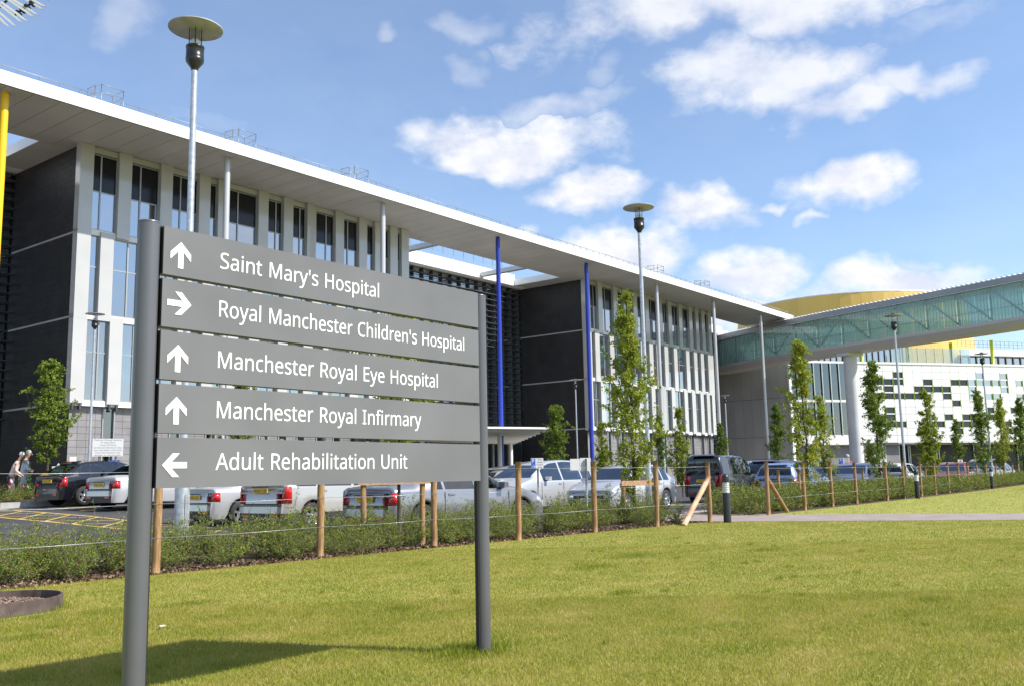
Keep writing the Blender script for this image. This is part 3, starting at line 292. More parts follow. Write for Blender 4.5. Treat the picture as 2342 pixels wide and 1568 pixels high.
LAWN = mat('lawn_turf', (.22,.25,.032), .9, 0, 1.1, .1, .35, 240, col2=(.31,.29,.06), nd_=8)
b = MB(); pts = [(-40,-40),(30,-40),(26.1,0),(24.35-2.95,4.0),(19.3,9.35)]+[(x, bedline(x)) for x in (19,16,12,9,6,0,-8,-20)]+[(-40,12)]
poly_sheet('lawn', [(-40,-40),(23.1,-2),(21.45,3.9),(19.35,9.2),(19.2,bedline(19.2)),(6,bedline(6)),(-40,12.1)], 0, LAWN)
poly_sheet('lawn', [(27.1,-2),(160,-2),(160,bedline(110)+6)]+[(x, bedline(x)) for x in (110,90,80,70,60,50,40,30,23)]+[(22.9,9.2),(24.6,4.4)], .001, LAWN)
poly_sheet('lawn', [(-300,-300),(400,-300),(160,-2.02),(27.1,-2.02),(23.1,-2.02),(-40,-40.02)], -.004, LAWN)
poly_sheet('footpath', [(23.1,-2),(27.1,-2),(24.6,4.4),(22.9,9.2),(22.9,12.6),(19.35,12.6),(19.35,9.2),(21.45,3.9)], .004, M['pave'])
poly_sheet('planting_bed', [(-40,12.1),(6,bedline(6)),(19.2,bedline(19.2)),(19.3,12.2),(-40,12.35)], -.004, M['mulch'])
poly_sheet('planting_bed', [(x, bedline(x)) for x in (22.95,30,40,50,60,70,80,90,110)]+[(110,bedline(110)+2.2),(90,bedline(90)+2.1),(70,13.2),(50,12.45),(22.95,12.3)], -.003, M['mulch'])
b = MB(); b.box((-40,12.35,-.1),(12.2,13.3,.0)); o = b.build('pavement', M['pave']); o['kind'] = 'structure'
b = MB()
for i in range(57): x = -40+i*.915; b.box((x,13.31,-.1),(x+.905,13.43,.02)) if x < 12 else None
for i in range(160):
    x = 12.3+i*.915
    if not 19.0 < x < 22.4 and x < 100: y = 12.42+max(0, x-55)*.03; b.box((x,y,-.1),(x+.905,y+.12,.02))
o = b.build('kerb', M['kerb']); o['kind'] = 'structure'
# far bed by the left wall with its kerb
def bedbox(name, x0, x1, y0, y1, h, m):
    b = MB(); nx, ny = 14, 10
    vs = [(x0+(x1-x0)*i/nx, y0+(y1-y0)*j/ny) for j in range(ny+1) for i in range(nx+1)]
    b.add([(x, y, gz(x, y)+h) for x, y in vs], [(j*(nx+1)+i, j*(nx+1)+i+1, (j+1)*(nx+1)+i+1, (j+1)*(nx+1)+i) for j in range(ny) for i in range(nx)], m)
    o = b.build(name); o['kind'] = 'structure'; return o
bedbox('planting_bed', 13.2, 19.2, 32.6, 36.0, .10, M['mulch'])
b = MB()
for i in range(12):
    x = 8.6+i*.92; z = gz(x, 32.4); b.box((x,32.36,z-.1),(x+.91,32.5,z+.13))
for i in range(6):
    y = 23.0+i*.92; z = gz(13, y); b.box((14.9,y+.01,z-.12),(15.04,y+.92,z+.03)) if False else None
o = b.build('kerb', M['kerb']); o['kind'] = 'structure'
bedbox('pavement', 2, 13.1, 32.6, 40, .06, M['plaza'])
bedbox('planting_bed', 19.4, 22.4, 24.2, 26.4, .06, M['mulch'])
# yellow hatched strips behind the parked cars
def hatch_strip(x0, x1, y0, y1, step):
    b = MB()
    def ln(p, q, w=.09):
        n_ = max(2, int(math.dist(p, q)/.8)); p = Vector((*p, 0)); q = Vector((*q, 0)); t = (q-p).normalized(); u = Vector((-t.y, t.x, 0))*w/2; vs = []
        for i in range(n_+1):
            c = p+(q-p)*i/n_
            for s_ in (1, -1): v = c+u*s_; vs.append((v.x, v.y, road_z(v.x, v.y)+.008))
        b.add(vs, [(2*i, 2*i+2, 2*i+3, 2*i+1) for i in range(n_)], M['ypaint'])
    ln((x0, y0), (x0, y1), .12); ln((x1, y0), (x1, y1), .12)
    y = y0
    while y+step < y1: ln((x0, y), (x1, y+step)); ln((x1, y), (x0, y+step)); y += step
    o = b.build('road_marking'); o['kind'] = 'structure'
hatch_strip(12.5, 14.0, 14, 36, 1.5)
hatch_strip(30.3, 31.8, 13.4, 18.1, 1.4)
b = MB()
for x0, ys in ((14.4, [14.8, 17.2, 19.9, 22.8, 25.4, 28, 30]), (38.5, [13, 15.5, 18])):
    for y in ys: b.obox((x0+2.4, y, road_z(x0+2.4, y)+.006), (2.3,0,0), (0,.05,0), (0,0,.001))
o = b.build('bay_marking', M['ypaint']); o['kind'] = 'structure'

# ------------------------------------------------------------------ grass blades
def blades(name, n, d0, d1, hgt, wid, region, zoff=0):
    d = np.sqrt(rng.uniform(d0**2, d1**2, n)); s = rng.uniform(-.62, .62, n)*d
    P = np.stack([.779*d+.62*s, .612*d-.785*s], 1)*1/1.0
    P = P[region(P)]; n = len(P); a = rng.uniform(0, 2*np.pi, n); h = rng.uniform(.5, 1.2, n)*hgt; w = wid*rng.uniform(.6, 1.3, n)
    lean = rng.normal(0, .55, (n, 2))*h[:, None]
    dx = np.stack([np.cos(a), np.sin(a)], 1)*w[:, None]/2
    V = np.zeros((n, 3, 3)); V[:, 0, :2] = P-dx; V[:, 1, :2] = P+dx; V[:, 2, :2] = P+lean; V[:, 2, 2] = h; V[:, :2, 2] = -.004; V[..., 2] += zoff
    ph = np.random.default_rng(3); fld = sum(np.sin(P[:, 0]*k*math.cos(q)+P[:, 1]*k*math.sin(q)+w0)*am for k, q, w0, am in zip(ph.uniform(1.5, 16, 26), ph.uniform(0, 6.28, 26), ph.uniform(0, 6.28, 26), ph.uniform(.012, .04, 26)))
    patch = np.sin(P[:, 0]*1.7+np.sin(P[:, 1]*1.3)*1.5)*np.sin(P[:, 1]*2.1+1.3*np.sin(P[:, 0]*.9))
    patch2 = np.sin(P[:, 0]*5.3+2*np.sin(P[:, 1]*4.1))*np.sin(P[:, 1]*6.3+P[:, 0]*1.9)
    t = np.clip(.43+fld+.025*np.sin(P[:, 1]*5.2+P[:, 0]*.8)+rng.normal(0, .17, n), 0, 1); t[rng.random(n) < .05] = .97
    F = np.arange(n*3).reshape(-1, 3)
    return np_mesh(name, V.reshape(-1, 3), F, GRASS, np.repeat(t, 3))
def lawn1(P):
    x, y = P[:, 0], P[:, 1]; e = 10.32-.045*(x-6); right = np.interp(y, [-2, 3.9, 9.2, 12], [23.1, 21.45, 19.35, 19.35])
    return (y < e+.05) & (x < right) & (((x-3.58)**2+(y-8.72)**2) > .56)
def lawn2(P):
    x, y = P[:, 0], P[:, 1]; e = 9.85+.0165*(x-22)+.00075*np.maximum(0, x-30)**2; left = np.interp(y, [-2, 4.4, 9.2, 12], [27.1, 24.6, 22.9, 22.9])
    return (y < e+.05) & (x > left)
for nm, n, d0, d1, h, w, rg in (('grass', 380000, 4.0, 8.5, .024, .0055, lawn1), ('grass', 330000, 8.5, 14.5, .019, .009, lawn1), ('grass', 190000, 14.5, 21, .018, .014, lawn1), ('grass', 240000, 18.5, 60, .024, .02, lawn2)):
    tag(obj(nm, blades(nm, n, d0, d1, h, w, rg)), 'short mown grass with straw-coloured patches', 'grass', kind='stuff')
n = 3600      # longer tufts round the sign post and the steel ring
P = np.concatenate([rng.normal((4.5, 3.90), (.14, .10), (n//2, 2)), np.array([(3.58+.76*math.cos(t)+random.gauss(0,.04), 8.72+.76*math.sin(t)+random.gauss(0,.04)) for t in rng.uniform(0, 6.283, n//4)]), rng.normal((2.24,3.82), (.13,.1), (n//4, 2))])
n = len(P); a = rng.uniform(0, 6.283, n); h = rng.uniform(.02, .065, n); dx = np.stack([np.cos(a), np.sin(a)], 1)*.0035; V = np.zeros((n, 3, 3)); V[:, 0, :2] = P-dx; V[:, 1, :2] = P+dx; V[:, 2, :2] = P+rng.normal(0, .35, (n, 2))*h[:, None]; V[:, 2, 2] = h
tag(obj('grass', np_mesh('grass', V.reshape(-1, 3), np.arange(n*3).reshape(-1, 3), GRASS, np.repeat(np.clip(rng.normal(.12, .12, n), 0, 1), 3))), 'longer tufts of grass at the foot of the sign posts', 'grass', kind='stuff')

def tufts(name, spots, label):
    Ps = []; 
    for x, y, r_, k in spots: Ps.append(np.column_stack([rng.normal(x, r_, k), rng.normal(y, r_*.6, k)]))
    P = np.concatenate(Ps); n = len(P); a = rng.uniform(0, 6.283, n); h = rng.uniform(.02, .05, n); d = np.stack([np.cos(a), np.sin(a)], 1)*.0035; V = np.zeros((n, 3, 3)); V[:, 0, :2] = P-d; V[:, 1, :2] = P+d; V[:, 2, :2] = P+rng.normal(0, .5, (n, 2))*h[:, None]; V[:, 2, 2] = h
    tag(obj(name, np_mesh(name, V.reshape(-1, 3), np.arange(n*3).reshape(-1, 3), GRASS, np.repeat(np.clip(rng.normal(.06, .09, n), 0, 1), 3))), label, 'grass', kind='stuff')
tufts('grass_tuft', [(10.9,6.6,.22,700),(9.3,6.2,.2,600),(8.2,2.2,.12,420),(6.9,1.0,.08,300),(3.2,6.9,.1,350),(5.6,5.6,.1,260),(12.4,5.4,.2,380),(7.4,4.6,.09,220),(4.9,7.5,.14,300)]+[(rng.uniform(2.5,15), rng.uniform(-1,8.6), .035, 40) for _ in range(70)], 'scattered darker green tufts in the mown lawn')
# ------------------------------------------------------------------ direction sign
sg = empty('direction_sign', (4.52, 3.82, 0), 0, 'large grey hospital direction sign with five white-lettered panels between two round posts', 'sign')
sx, sy = 4.52, 3.82
def post(x, r, h):
    b = MB(); b.lathe([(r, 0-.1), (r, h)], 40, None, (x-sx, 0, 0)); b.obox((x-sx+(-.048 if x > 4 else .048), 0, h/2), (.006,0,0), (0,.012,0), (0,0,h/2-.001), M['darkslot'])
    p = b.build('post', M['signpost'], sg); q = MB(); q.lathe([(r+.001, 0), (r+.001, .006), (r-.004, .009), (.0001, .009)], 40, None, (x-sx, 0, h+.0005)); q.build('post_cap', M['signpost'], p)
post(2.242, .0475, 2.208); post(4.527, .0455, 2.19)
ROWS = [(2.200,1.980,2.0527,"Saint Mary's Hospital",3.605,'u'), (1.9620,1.7430,1.8215,"Royal Manchester Children's Hospital",4.321,'r'), (1.7260,1.5095,1.5815,"Manchester Royal Eye Hospital",4.081,'u'), (1.4905,1.2725,1.3485,"Manchester Royal Infirmary",3.938,'u'), (1.2540,1.0330,1.1105,"Adult Rehabilitation Unit",3.823,'l')]
UP = [(0,.061),(.052,.010),(.052,-.023),(.0135,.016),(.0135,-.061),(-.0135,-.061),(-.0135,.016),(-.052,-.023),(-.052,.010)]
for zt, zb, bl, txt, xr, ar in ROWS:
    b = MB(); x0, x1 = 2.292-sx, 4.472-sx; y0, y1, t = 3.778-sy, 3.828-sy, .003
    b.prism([(x0, zb), (x1, zb), (x1, zt), (x0, zt)], y0, y1)                     # extruded aluminium tray
    b.box((x0-.0005,y0+.006,zb+.005),(x0-.0004+.0006-.001,y1-.004,zt-.005), M['darkslot'])
    p = b.build('panel', M['sign'], sg)
    bb = MB(); bb.box((x0-.022,-.012,zb+.01),(x0-.0008,.012,zt-.01), M['darkslot']); bb.box((x1+.0008,-.012,zb+.01),(x1+.012,.012,zt-.01), M['darkslot']); bb.build('bracket', None, p)
    l = obj('lettering', text_mesh(txt, M['lettering'], .077, xr-2.576, depth=.0009, spacing=1.0), p, (2.588-sx, y0-.0011, bl))
    if ar == 'u': pl = UP
    elif ar == 'r': pl = [(z, -x) for x, z in UP]
    else: pl = [(-z, x) for x, z in UP]
    cz = (zt+zb)/2-.012 if ar == 'u' else (bl+.033 if ar == 'r' else bl+.022)
    q = MB(); q.prism([(x+2.378-sx, z+(cz if ar != 'u' else bl+.025)) for x, z in pl], y0-.0024, y0-.0004); q.build('arrow', M['lettering'], p)

# ------------------------------------------------------------------ street lamps
def make_lamp():
    r = empty('street_lamp', (0,0,0))
    b = MB(); b.lathe([(.105,-.05),(.105,.95),(.10,1.0),(.06,1.14),(.058,1.16),(.047,7.35)], 20); b.box((-.045,-.108,.45),(.045,-.1,.85)); b.build('pole', M['steel'], r)
    b = MB(); b.lathe([(.05,7.34),(.06,7.38),(.135,7.48),(.14,7.54),(.134,7.545),(.134,7.70),(.14,7.705),(.14,7.73),(.12,7.735),(.0001,7.735)], 24); hd = b.build('lamp_base', M['lampblack'], r)
    b = MB()
    for k in range(4): t = .785+k*math.pi/2; b.tube([(.09*math.cos(t), .09*math.sin(t), 7.73), (.09*math.cos(t), .09*math.sin(t), 8.02)], .008, 6)
    b.build('guard_rod', M['lampblack'], hd)
    b = MB(); b.lathe([(.072,7.74),(.072,7.83),(.06,7.84),(.0001,7.84)], 16); b.build('lamp_bulb', M['lens'], hd)
    b = MB(); b.lathe([(.062,7.85),(.062,8.0)], 16); b.build('lamp_glass', glass('lamp_glass', (.75,.78,.8), .15), hd)
    b = MB(); b.lathe([(.0001,8.015),(.41,8.02),(.412,8.03),(.41,8.038)], 40, M['lampdisc']); b.lathe([(.41,8.038),(.14,8.06),(.12,8.08),(.08,8.13),(.0001,8.155)], 40, M['lampblack']); b.build('lamp_disc', None, r)
    return r
lamp = make_lamp(); LAMPS = [
 ((8.30,12.95,0),1.044,'nearest street lamp rising behind the direction sign, disc near the top left of the sky'),((21.75,12.62,0),1.023,'street lamp behind the big hornbeam, its disc against the clouds right of centre'),
 ((20.1,38.2,gz(20.1,38.2)),.955,'street lamp in front of the dark left block beside the white parking notice'),((56.5,38.6,0),.99,'street lamp between the two blue columns before the dark brick wall'),((81.2,38.7,0),1.017,'street lamp against the grey panelled wall, beyond the fins of the second block'),
 ((45.9,13.05,0),1.027,'street lamp in the right hedge crossing the green glass footbridge'),((65.0,13.3,0),1.018,'street lamp at the right edge in front of the white tiled building'),((97.3,24.9,0),1.015,'distant pale lamp post with a round top before the white tiles')]
for i, (p, s, l) in enumerate(LAMPS):
    o = lamp if i == 0 else copy_tree(lamp); place(o, p, random.random()*.3, s); tag(o, l, 'street lamp', 'street lamps of the car park')

# ------------------------------------------------------------------ hospital building
H = empty('hospital_building', (22.7, 45.2, 0), 0, 'long four-storey dark brick hospital with white fins under a flat oversailing white roof', 'building')
HX, HY = 22.7, 45.2
def hb(name, m, b, parent=None, label=None):
    b.v = [(x-HX, y-HY, z) for x, y, z in b.v] if parent is None or parent.get('hx') else b.v
    o = b.build(name, m, parent or H); 
    if parent is None: o['hx'] = 1
    if label: o['label'] = label
    return o
ZT = 18.1; LV = [18.1, 13.62, 9.33, 5.06]
NP = {}
def tiled(key, m, rects, plane, pos, tw, th, gapw=.012, proud=.02, limit=290, name='brick', back=None, outward=-1, stagger=.5):
    """rects: list of (u0,u1,z0,z1) on plane X=pos or Y=pos; every tile its own block"""
    tiles = []
    for (u0, u1, z0, z1) in rects:
        nr = max(1, round((z1-z0)/th)); hh = (z1-z0)/nr
        for r in range(nr):
            off = (r % 2)*stagger*tw; u = u0-off
            while u < u1-1e-3:
                a, b_ = max(u, u0), min(u+tw, u1)
                if b_-a > .06: tiles.append((a, b_, z0+r*hh, z0+(r+1)*hh))
                u += tw
    cache = {}; rest = MB()
    for i, (a, b_, z0, z1) in enumerate(tiles):
        w, h = b_-a-gapw, z1-z0-gapw; pr = proud*random.uniform(.7, 1.1)
        if NP.get(key, 0) < limit:
            k = (round(w, 2), round(h, 2))
            if k not in cache:
                mb = MB(); 
                if plane == 'X': mb.box((0 if outward < 0 else -.03,0,0),(.03 if outward < 0 else 0,w,h))
                else: mb.box((0,0,0),(w,.03,h))
                me = bpy.data.meshes.new(name); me.from_pydata(mb.v, [], mb.f); me.materials.append(m); cache[k] = me
            o = bpy.data.objects.new(name, cache[k]); C.objects.link(o); o.parent = H
            o.location = (pos+outward*pr-HX, a+gapw/2-HY, z0+gapw/2) if plane == 'X' else (a+gapw/2-HX, pos-pr-HY, z0+gapw/2)
            NP[key] = NP.get(key, 0)+1
        else:
            if plane == 'X': rest.box((min(pos+outward*pr, pos+.01*outward*-1), a+gapw/2, z0+gapw/2), (max(pos+outward*pr, pos-.01*outward), b_-gapw/2, z1-gapw/2))
            else: rest.box((a+gapw/2, pos-pr, z0+gapw/2), (b_-gapw/2, pos+.01, z1-gapw/2))
    if rest.v: o = hb(name+'work', m, rest); o['kind'] = 'stuff'
# block cores (dark), side walls, and the grooves between storeys
def fins_fill(start, end, lo=1.35, hi=2.35, first=None):
    r = list(first or []); x = (r[-1] if r else start-1.3)
    while True:
        x += random.uniform(lo, hi)
        if x > end-1.0: break
        r.append(round(x, 2))
    return r+[end-.62]
B1 = {3: [22.5,24.56,26.93,29.28,30.5,33.25,35.09,36.88,39.17,41.18,42.6,44.0,45.08],
      2: fins_fill(22.5, 45.75, 1.4, 2.3, [22.5,23.72]), 1: fins_fill(22.5, 45.75, 1.4, 2.3, [22.5,24.38])}
B2 = {3: [67.6,69.6,72.15,73.9,75.65,77.8,80.4,82.3,84.5,86.7,88.1,89.5,91.0], 2: [67.65,68.9,71.3,73.7,76.7,78.3,79.65,81.2,83.1,85.65,87.35,88.85,90.5,91.05], 1: [67.65,69.6,72,74.2,76,78.4,80.5,82.3,84.9,86.55,88.4,89.8,91.0]}
for bi, (x0, x1, FN) in enumerate(((22.7, 45.75, B1), (67.9, 91.65, B2))):
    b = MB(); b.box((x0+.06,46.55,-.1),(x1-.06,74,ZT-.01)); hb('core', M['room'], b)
    # slabs and returns so that rooms show behind the glass
    b = MB()
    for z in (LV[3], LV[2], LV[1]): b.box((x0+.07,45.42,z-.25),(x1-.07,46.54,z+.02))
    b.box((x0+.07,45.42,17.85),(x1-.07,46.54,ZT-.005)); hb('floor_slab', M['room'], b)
    for xa in (x0, x1-.05): b = MB(); b.box((xa,45.3,-.1),(xa+.05,52.5,ZT-.01)); hb('side_wall', M['gap'], b)
    zr = [(0, LV[3]-.06), (LV[3]+.06, LV[2]-.06), (LV[2]+.06, LV[1]-.06), (LV[1]+.06, ZT-.01)]
    tiled('L%d' % bi, M['brick'], [(45.32, 52.4, a, c) for a, c in zr], 'X', x0, .9, .30, .008, .012, limit=270)
    tiled('Rr%d' % bi, M['brick'], [(45.32, 52.4, a, c) for a, c in zr], 'X', x1, .9, .30, limit=0, outward=1)
    for z in LV[1:]:
        for xa, xb in ((x0-.005,x0+.012),(x1-.012,x1+.005)): b = MB(); b.box((xa,45.32,z-.05),(xb,52.4,z+.05)); hb('string_course', M['colgrey'], b)
    for z in LV[1:]:
        b = MB(); b.box((x0-.1,44.96,z-.14),(x1+.05,45.4,z+.14)); hb('floor_band', M['band'], b)
    # fins
    cache = {}
    for lv in (3, 2, 1):
        z1 = LV[3-lv]; z0 = LV[4-lv]
        if lv == 3: z1 = ZT-.012; z0 -= .1
        else: z1 += .06; z0 -= .16 if lv == 2 else .02
        if lv not in cache:
            mb = MB(); mb.box((0,44.84-HY,z0),(.7,45.3-HY,z1-.0)); me = bpy.data.meshes.new('fin'); me.from_pydata(mb.v, [], mb.f); me.materials.append(M['fin'])
            cache[lv] = me
        for x in FN[lv]:
            f = bpy.data.objects.new('fin', cache[lv]); C.objects.link(f); f.parent = H; f.location = (x-HX, (0 if lv != 2 else -.004), 0)
        # windows in the gaps
        edges = FN[lv]
        for i in range(len(edges)-1):
            a, c = edges[i]+.705, edges[i+1]-.005
            if c-a < .12: continue
            zb, zt = LV[4-lv]+.16, LV[3-lv]-.15; fr = MB(); y = 45.05
            if lv == 3: zt = 17.72; fr.box((a,y-.02,zt+.05),(c,y+.1,ZT-.02), M['fin'])
            t = .05
            fr.box((a,y,zb),(a+t,y+.09,zt)); fr.box((c-t,y,zb),(c,y+.09,zt)); fr.box((a+t,y,zt-t),(c-t,y+.09,zt)); fr.box((a+t,y,zb),(c-t,y+.09,zb+t))
            if c-a > 1.0:
                mxx = a+(c-a)*random.choice((.36,.6,.62)); fr.box((mxx-.035,y-.02,zb+t),(mxx+.035,y+.08,zt-t))
            zr_ = zb+(zt-zb)*.6
            if lv < 3: fr.box((a+t,y+.01,zr_-.03),(c-t,y+.075,zr_+.03))
            w = hb('window', M['frame'], fr)
            zs = zb+(zt-zb)*.50 if lv == 3 else zt-t
            p = MB(); p.box((a+t,y+.03,zb+t),(c-t,y+.042,zs)); hb('pane', M['glass'], p, w)
            if lv == 3:
                p = MB(); p.box((a+t,y+.03,zs+.06),(c-t,y+.042,zt-t)); hb('pane', M['infill'], p, w, 'black upper pane')  # black colour stands in for the dark soffit reflected in the glass
                p = MB(); p.box((a+t,y+.01,zs+.002),(c-t,y+.06,zs+.058)); hb('transom', M['frame'], p, w)  # grey strip drawn along the lower edge of that painted reflection
            if random.random() < .62:
                k = MB(); x = a+.08; full = random.random() < .5
                while x < c-.18:
                    k.obox((x+.05, y+.3, zb+(zt-zb)*(.5 if full and lv < 3 else .27)), (.045,.02,0), (-.001,.003,0), (0,0,(zt-zb)*(.46 if full and lv < 3 else .25))); x += .15
                if k.v: hb('blind', M['curtain' if random.random() < .35 else 'blind'], k, w)
    # ground storey: pale tiles with tall narrow windows
    xs = [x0]; wins = []; x = x0+1.7
    while x < x1-1.2: wins.append((x, x+.62)); x += random.choice((1.35,1.5,2.2))
    rects = []; px = x0
    for a, c in wins: rects.append((px, a-.02, -.05, LV[3]-.16)); px = c+.02
    rects.append((px, x1, -.05, LV[3]-.16))
    tiled('G%d' % bi, M['pale'], rects, 'Y', 45.28, .45, .34, .014, .025, 170, 'tile', stagger=0)
    b = MB()
    for a, c, *_ in rects: b.box((a,45.285,-.1),(c,45.5,LV[3]-.15))
    hb('ground_wall', M['gap'], b)
    for a, c in wins:
        fr = MB(); zt = LV[3]-.16; fr.box((a-.02,45.2,0),(a+.04,45.42,zt)); fr.box((c-.04,45.2,0),(c+.02,45.42,zt)); fr.box((a+.04,45.24,1.9),(c-.04,45.36,1.97)); fr.box((a+.04,45.24,zt-.05),(c-.04,45.4,zt))
        w = hb('window', M['frame'], fr); p = MB(); p.box((a+.04,45.33,.02),(c-.04,45.342,zt-.05)); hb('pane', M['darkglass'], p, w)
    # clips holding the fins at the lowest band
    b = MB()
    for x in FN[1]: b.box((x+.12,44.86,4.72),(x+.2,45.1,5.03)); b.box((x+.5,44.86,4.72),(x+.58,45.1,5.03))
    hb('fin_bracket', M['trim'], b)
# glazed recesses between the blocks
for (x0, x1) in ((1.0, 22.64), (45.8, 67.84), (91.7, 108)):
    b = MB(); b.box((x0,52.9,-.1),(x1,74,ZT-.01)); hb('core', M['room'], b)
    p = MB(); p.box((x0,52.55,0),(x1,52.57,ZT-.02)); hb('pane', M['darkglass'], p)
    mu = []; cm = None; x = x0+.05
    while x < x1:
        if cm is None:
            mb = MB(); mb.box((0,52.32-HY,0),(.07,52.54-HY,ZT-.03)); cm = bpy.data.meshes.new('mullion'); cm.from_pydata(mb.v, [], mb.f); cm.materials.append(M['louvre'])
        o = bpy.data.objects.new('mullion', cm); C.objects.link(o); o.parent = H; o.location = (x-HX,0,0); x += 1.15
    z = 4.6; ct = None
    while z < ZT-.3:
        if ct is None:
            mb = MB(); mb.obox(((x1-x0)/2,52.24-HY,0), ((x1-x0)/2,0,0), (0,.11,-.03), (0,.006,.02)); ct = bpy.data.meshes.new('louvre'); ct.from_pydata(mb.v, [], mb.f); ct.materials.append(M['louvre'])
        o = bpy.data.objects.new('louvre', ct); C.objects.link(o); o.parent = H; o.location = (x0-HX,0,z); z += .52
# roof: slab, soffit panels, fascia panels
RB = MB()
RB.box((-14,40.68,ZT+.02),(104,46.35,ZT+.56))
for x0, x1 in ((21.1,46.4),(66.0,93.6)): RB.box((x0,46.352,ZT+.02),(x1,51.5,ZT+.56))
RB.box((-14,51.502,ZT+.02),(110,76,ZT+.62)); hb('roof', M['white'], RB)
for xa, xb in ((-14,22.0),(46.4,66.0),(93.6,108)): RB = MB(); RB.box((xa,51.40,ZT-.02),(xb,51.5,ZT+.98)); hb('rear_fascia', M['white'], RB)
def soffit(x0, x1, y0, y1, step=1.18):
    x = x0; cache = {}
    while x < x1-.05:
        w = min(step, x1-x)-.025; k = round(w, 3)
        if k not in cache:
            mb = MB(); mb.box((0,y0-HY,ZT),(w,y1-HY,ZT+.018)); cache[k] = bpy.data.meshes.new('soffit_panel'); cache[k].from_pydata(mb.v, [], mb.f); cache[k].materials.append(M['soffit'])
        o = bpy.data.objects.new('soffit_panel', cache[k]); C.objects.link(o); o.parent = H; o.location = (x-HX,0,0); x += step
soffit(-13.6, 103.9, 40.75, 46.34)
b = MB(); b.box((-14,40.68,ZT+.005),(104,40.74,ZT+.019)); b.box((-13.9,40.8,ZT+.0185),(103.9,46.3,ZT+.0195)); hb('soffit_trim', M['gap'], b)
for x0, x1 in ((21.1,46.4),(66.0,93.6)): 
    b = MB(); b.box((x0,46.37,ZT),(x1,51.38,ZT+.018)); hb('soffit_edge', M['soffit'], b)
x = -14; cf = None
while x < 104:
    w = min(3.6, 104-x)-.012
    if cf is None or w < 3.5:
        mb = MB(); mb.box((0,40.60-HY,ZT-.004),(w,40.677-HY,ZT+.60)); cf = bpy.data.meshes.new('fascia_panel'); cf.from_pydata(mb.v, [], mb.f); cf.materials.append(M['white'])
    o = bpy.data.objects.new('fascia_panel', cf); C.objects.link(o); o.parent = H; o.location = (x-HX,0,0); x += 3.6
b = MB(); b.box((104.0,40.6,ZT-.004),(104.06,46.3,ZT+.6)); hb('fascia_end', M['white'], b)
for x in (50.3, 61.2): b = MB(); b.box((x,46.353,ZT+.1),(x+.45,51.39,ZT+.45)); hb('roof_beam', M['colgrey'], b)
def railing(x0, x1, y, z, parent=None, hgt=.5, step=1.5):
    b = MB(); b.tube([(x0,y,z+hgt),(x1,y,z+hgt)], .024, 5)
    x = x0
    while x <= x1: b.tube([(x,y,z-.02),(x,y,z+hgt)], .022, 5); x += step
    hb('railing', M['railing'], b)
cages = [21.2, 28.8, 37.0, 73.3, 82.4]; px = -13
for c in cages+[104]:
    x0 = px
    while x0 < c-.1:
        b = MB(); x1 = min(x0+9.3, c); b.tube([(x0,41.2,ZT+1.08),(x1,41.2,ZT+1.08)], .024, 5); b.tube([(x0,41.2,ZT+.82),(x1,41.2,ZT+.82)], .012, 5) if False else None
        x = x0
        while x < x1: b.tube([(x,41.2,ZT+.55),(x,41.2,ZT+1.08)], .022, 5); x += .93
        hb('railing', M['railing'], b); x0 += 9.3
    if c < 104:
        b = MB(); z = ZT+.55
        for zz in (.98, .62) : b.tube([(c,41.2,z+zz-.05),(c+.15,40.9,z+zz),(c+1.25,40.9,z+zz),(c+1.25,41.9,z+zz),(c,41.9,z+zz),(c,41.2,z+zz-.05)], .022, 5)
        for q in ((c,41.2),(c+.15,40.9),(c+1.25,40.9),(c+1.25,41.9),(c,41.9)): b.tube([(*q,z),(*q,z+.98)], .024, 5)
        hb('guard_cage', M['railing'], b)
    px = c+1.3
for x0, x1 in ((1,21),(46.5,66)):
    b = MB(); b.tube([(x0,51.8,20.15),(x1,51.8,20.15)], .024, 5); b.tube([(x0,51.8,19.7),(x1,51.8,19.7)], .012, 5); x = x0
    while x < x1: b.tube([(x,51.8,19.0),(x,51.8,20.15)], .022, 5); x += 1.3
    hb('railing', M['railing'], b)
b = MB(); x = 24.
while x < 100: b.tube([(x,40.95,ZT+.58),(x,40.95,ZT+.68)], .03, 6); x += 3.1
# columns
for k in range(8):
    x = 17.35+11.36*k; col = 'yellow' if k == 0 else ('blue' if k in (3, 4) else 'colgrey')
    b = MB(); z0 = gz(x, 41.5)-.05; b.lathe([(.15,z0),(.165,z0+.4),(.165,ZT-.35),(.14,ZT+.002)], 18, None, (x,41.5,0)); b.lathe([(.26,z0-.02),(.26,z0+.06),(.17,z0+.07)], 18, M['colgrey'], (x,41.5,0))
    hb('column', M[col], b, label={0:'bright yellow round column', 3:'blue round column nearer the direction sign', 4:'blue round column at the second block corner'}.get(k))
# entrance canopy in the middle recess
EC = empty('entrance_canopy', (60, 45, 0), 0, 'thin white entrance canopy on white posts between the two brick blocks', 'canopy')
def ec(name, m, b, par=EC): b.v = [(x-60, y-45, z) for x, y, z in b.v]; return b.build(name, m, par)
q = [(48.6,35.3),(66.3,51.9),(46,51.9),(38,39.5)]; b = MB()
b.add([(x,y,4.02) for x, y in q]+[(x,y,4.14) for x, y in q], [(0,3,2,1),(4,5,6,7),(0,1,5,4),(1,2,6,5),(2,3,7,6),(3,0,4,7)]); ec('canopy_roof', M['white'], b)
for k in range(9):
    b = MB(); t = (k+.5)/9; a = Vector((*q[0],0)).lerp(Vector((*q[1],0)), t); c = Vector((*q[3],0)).lerp(Vector((*q[2],0)), t); mid = (a+c)/2; hv = (c-a)/2*.97
    b.obox((mid.x,mid.y,3.95), hv, (0,.05,0), (0,0,.065)); ec('canopy_rib', M['white'], b)
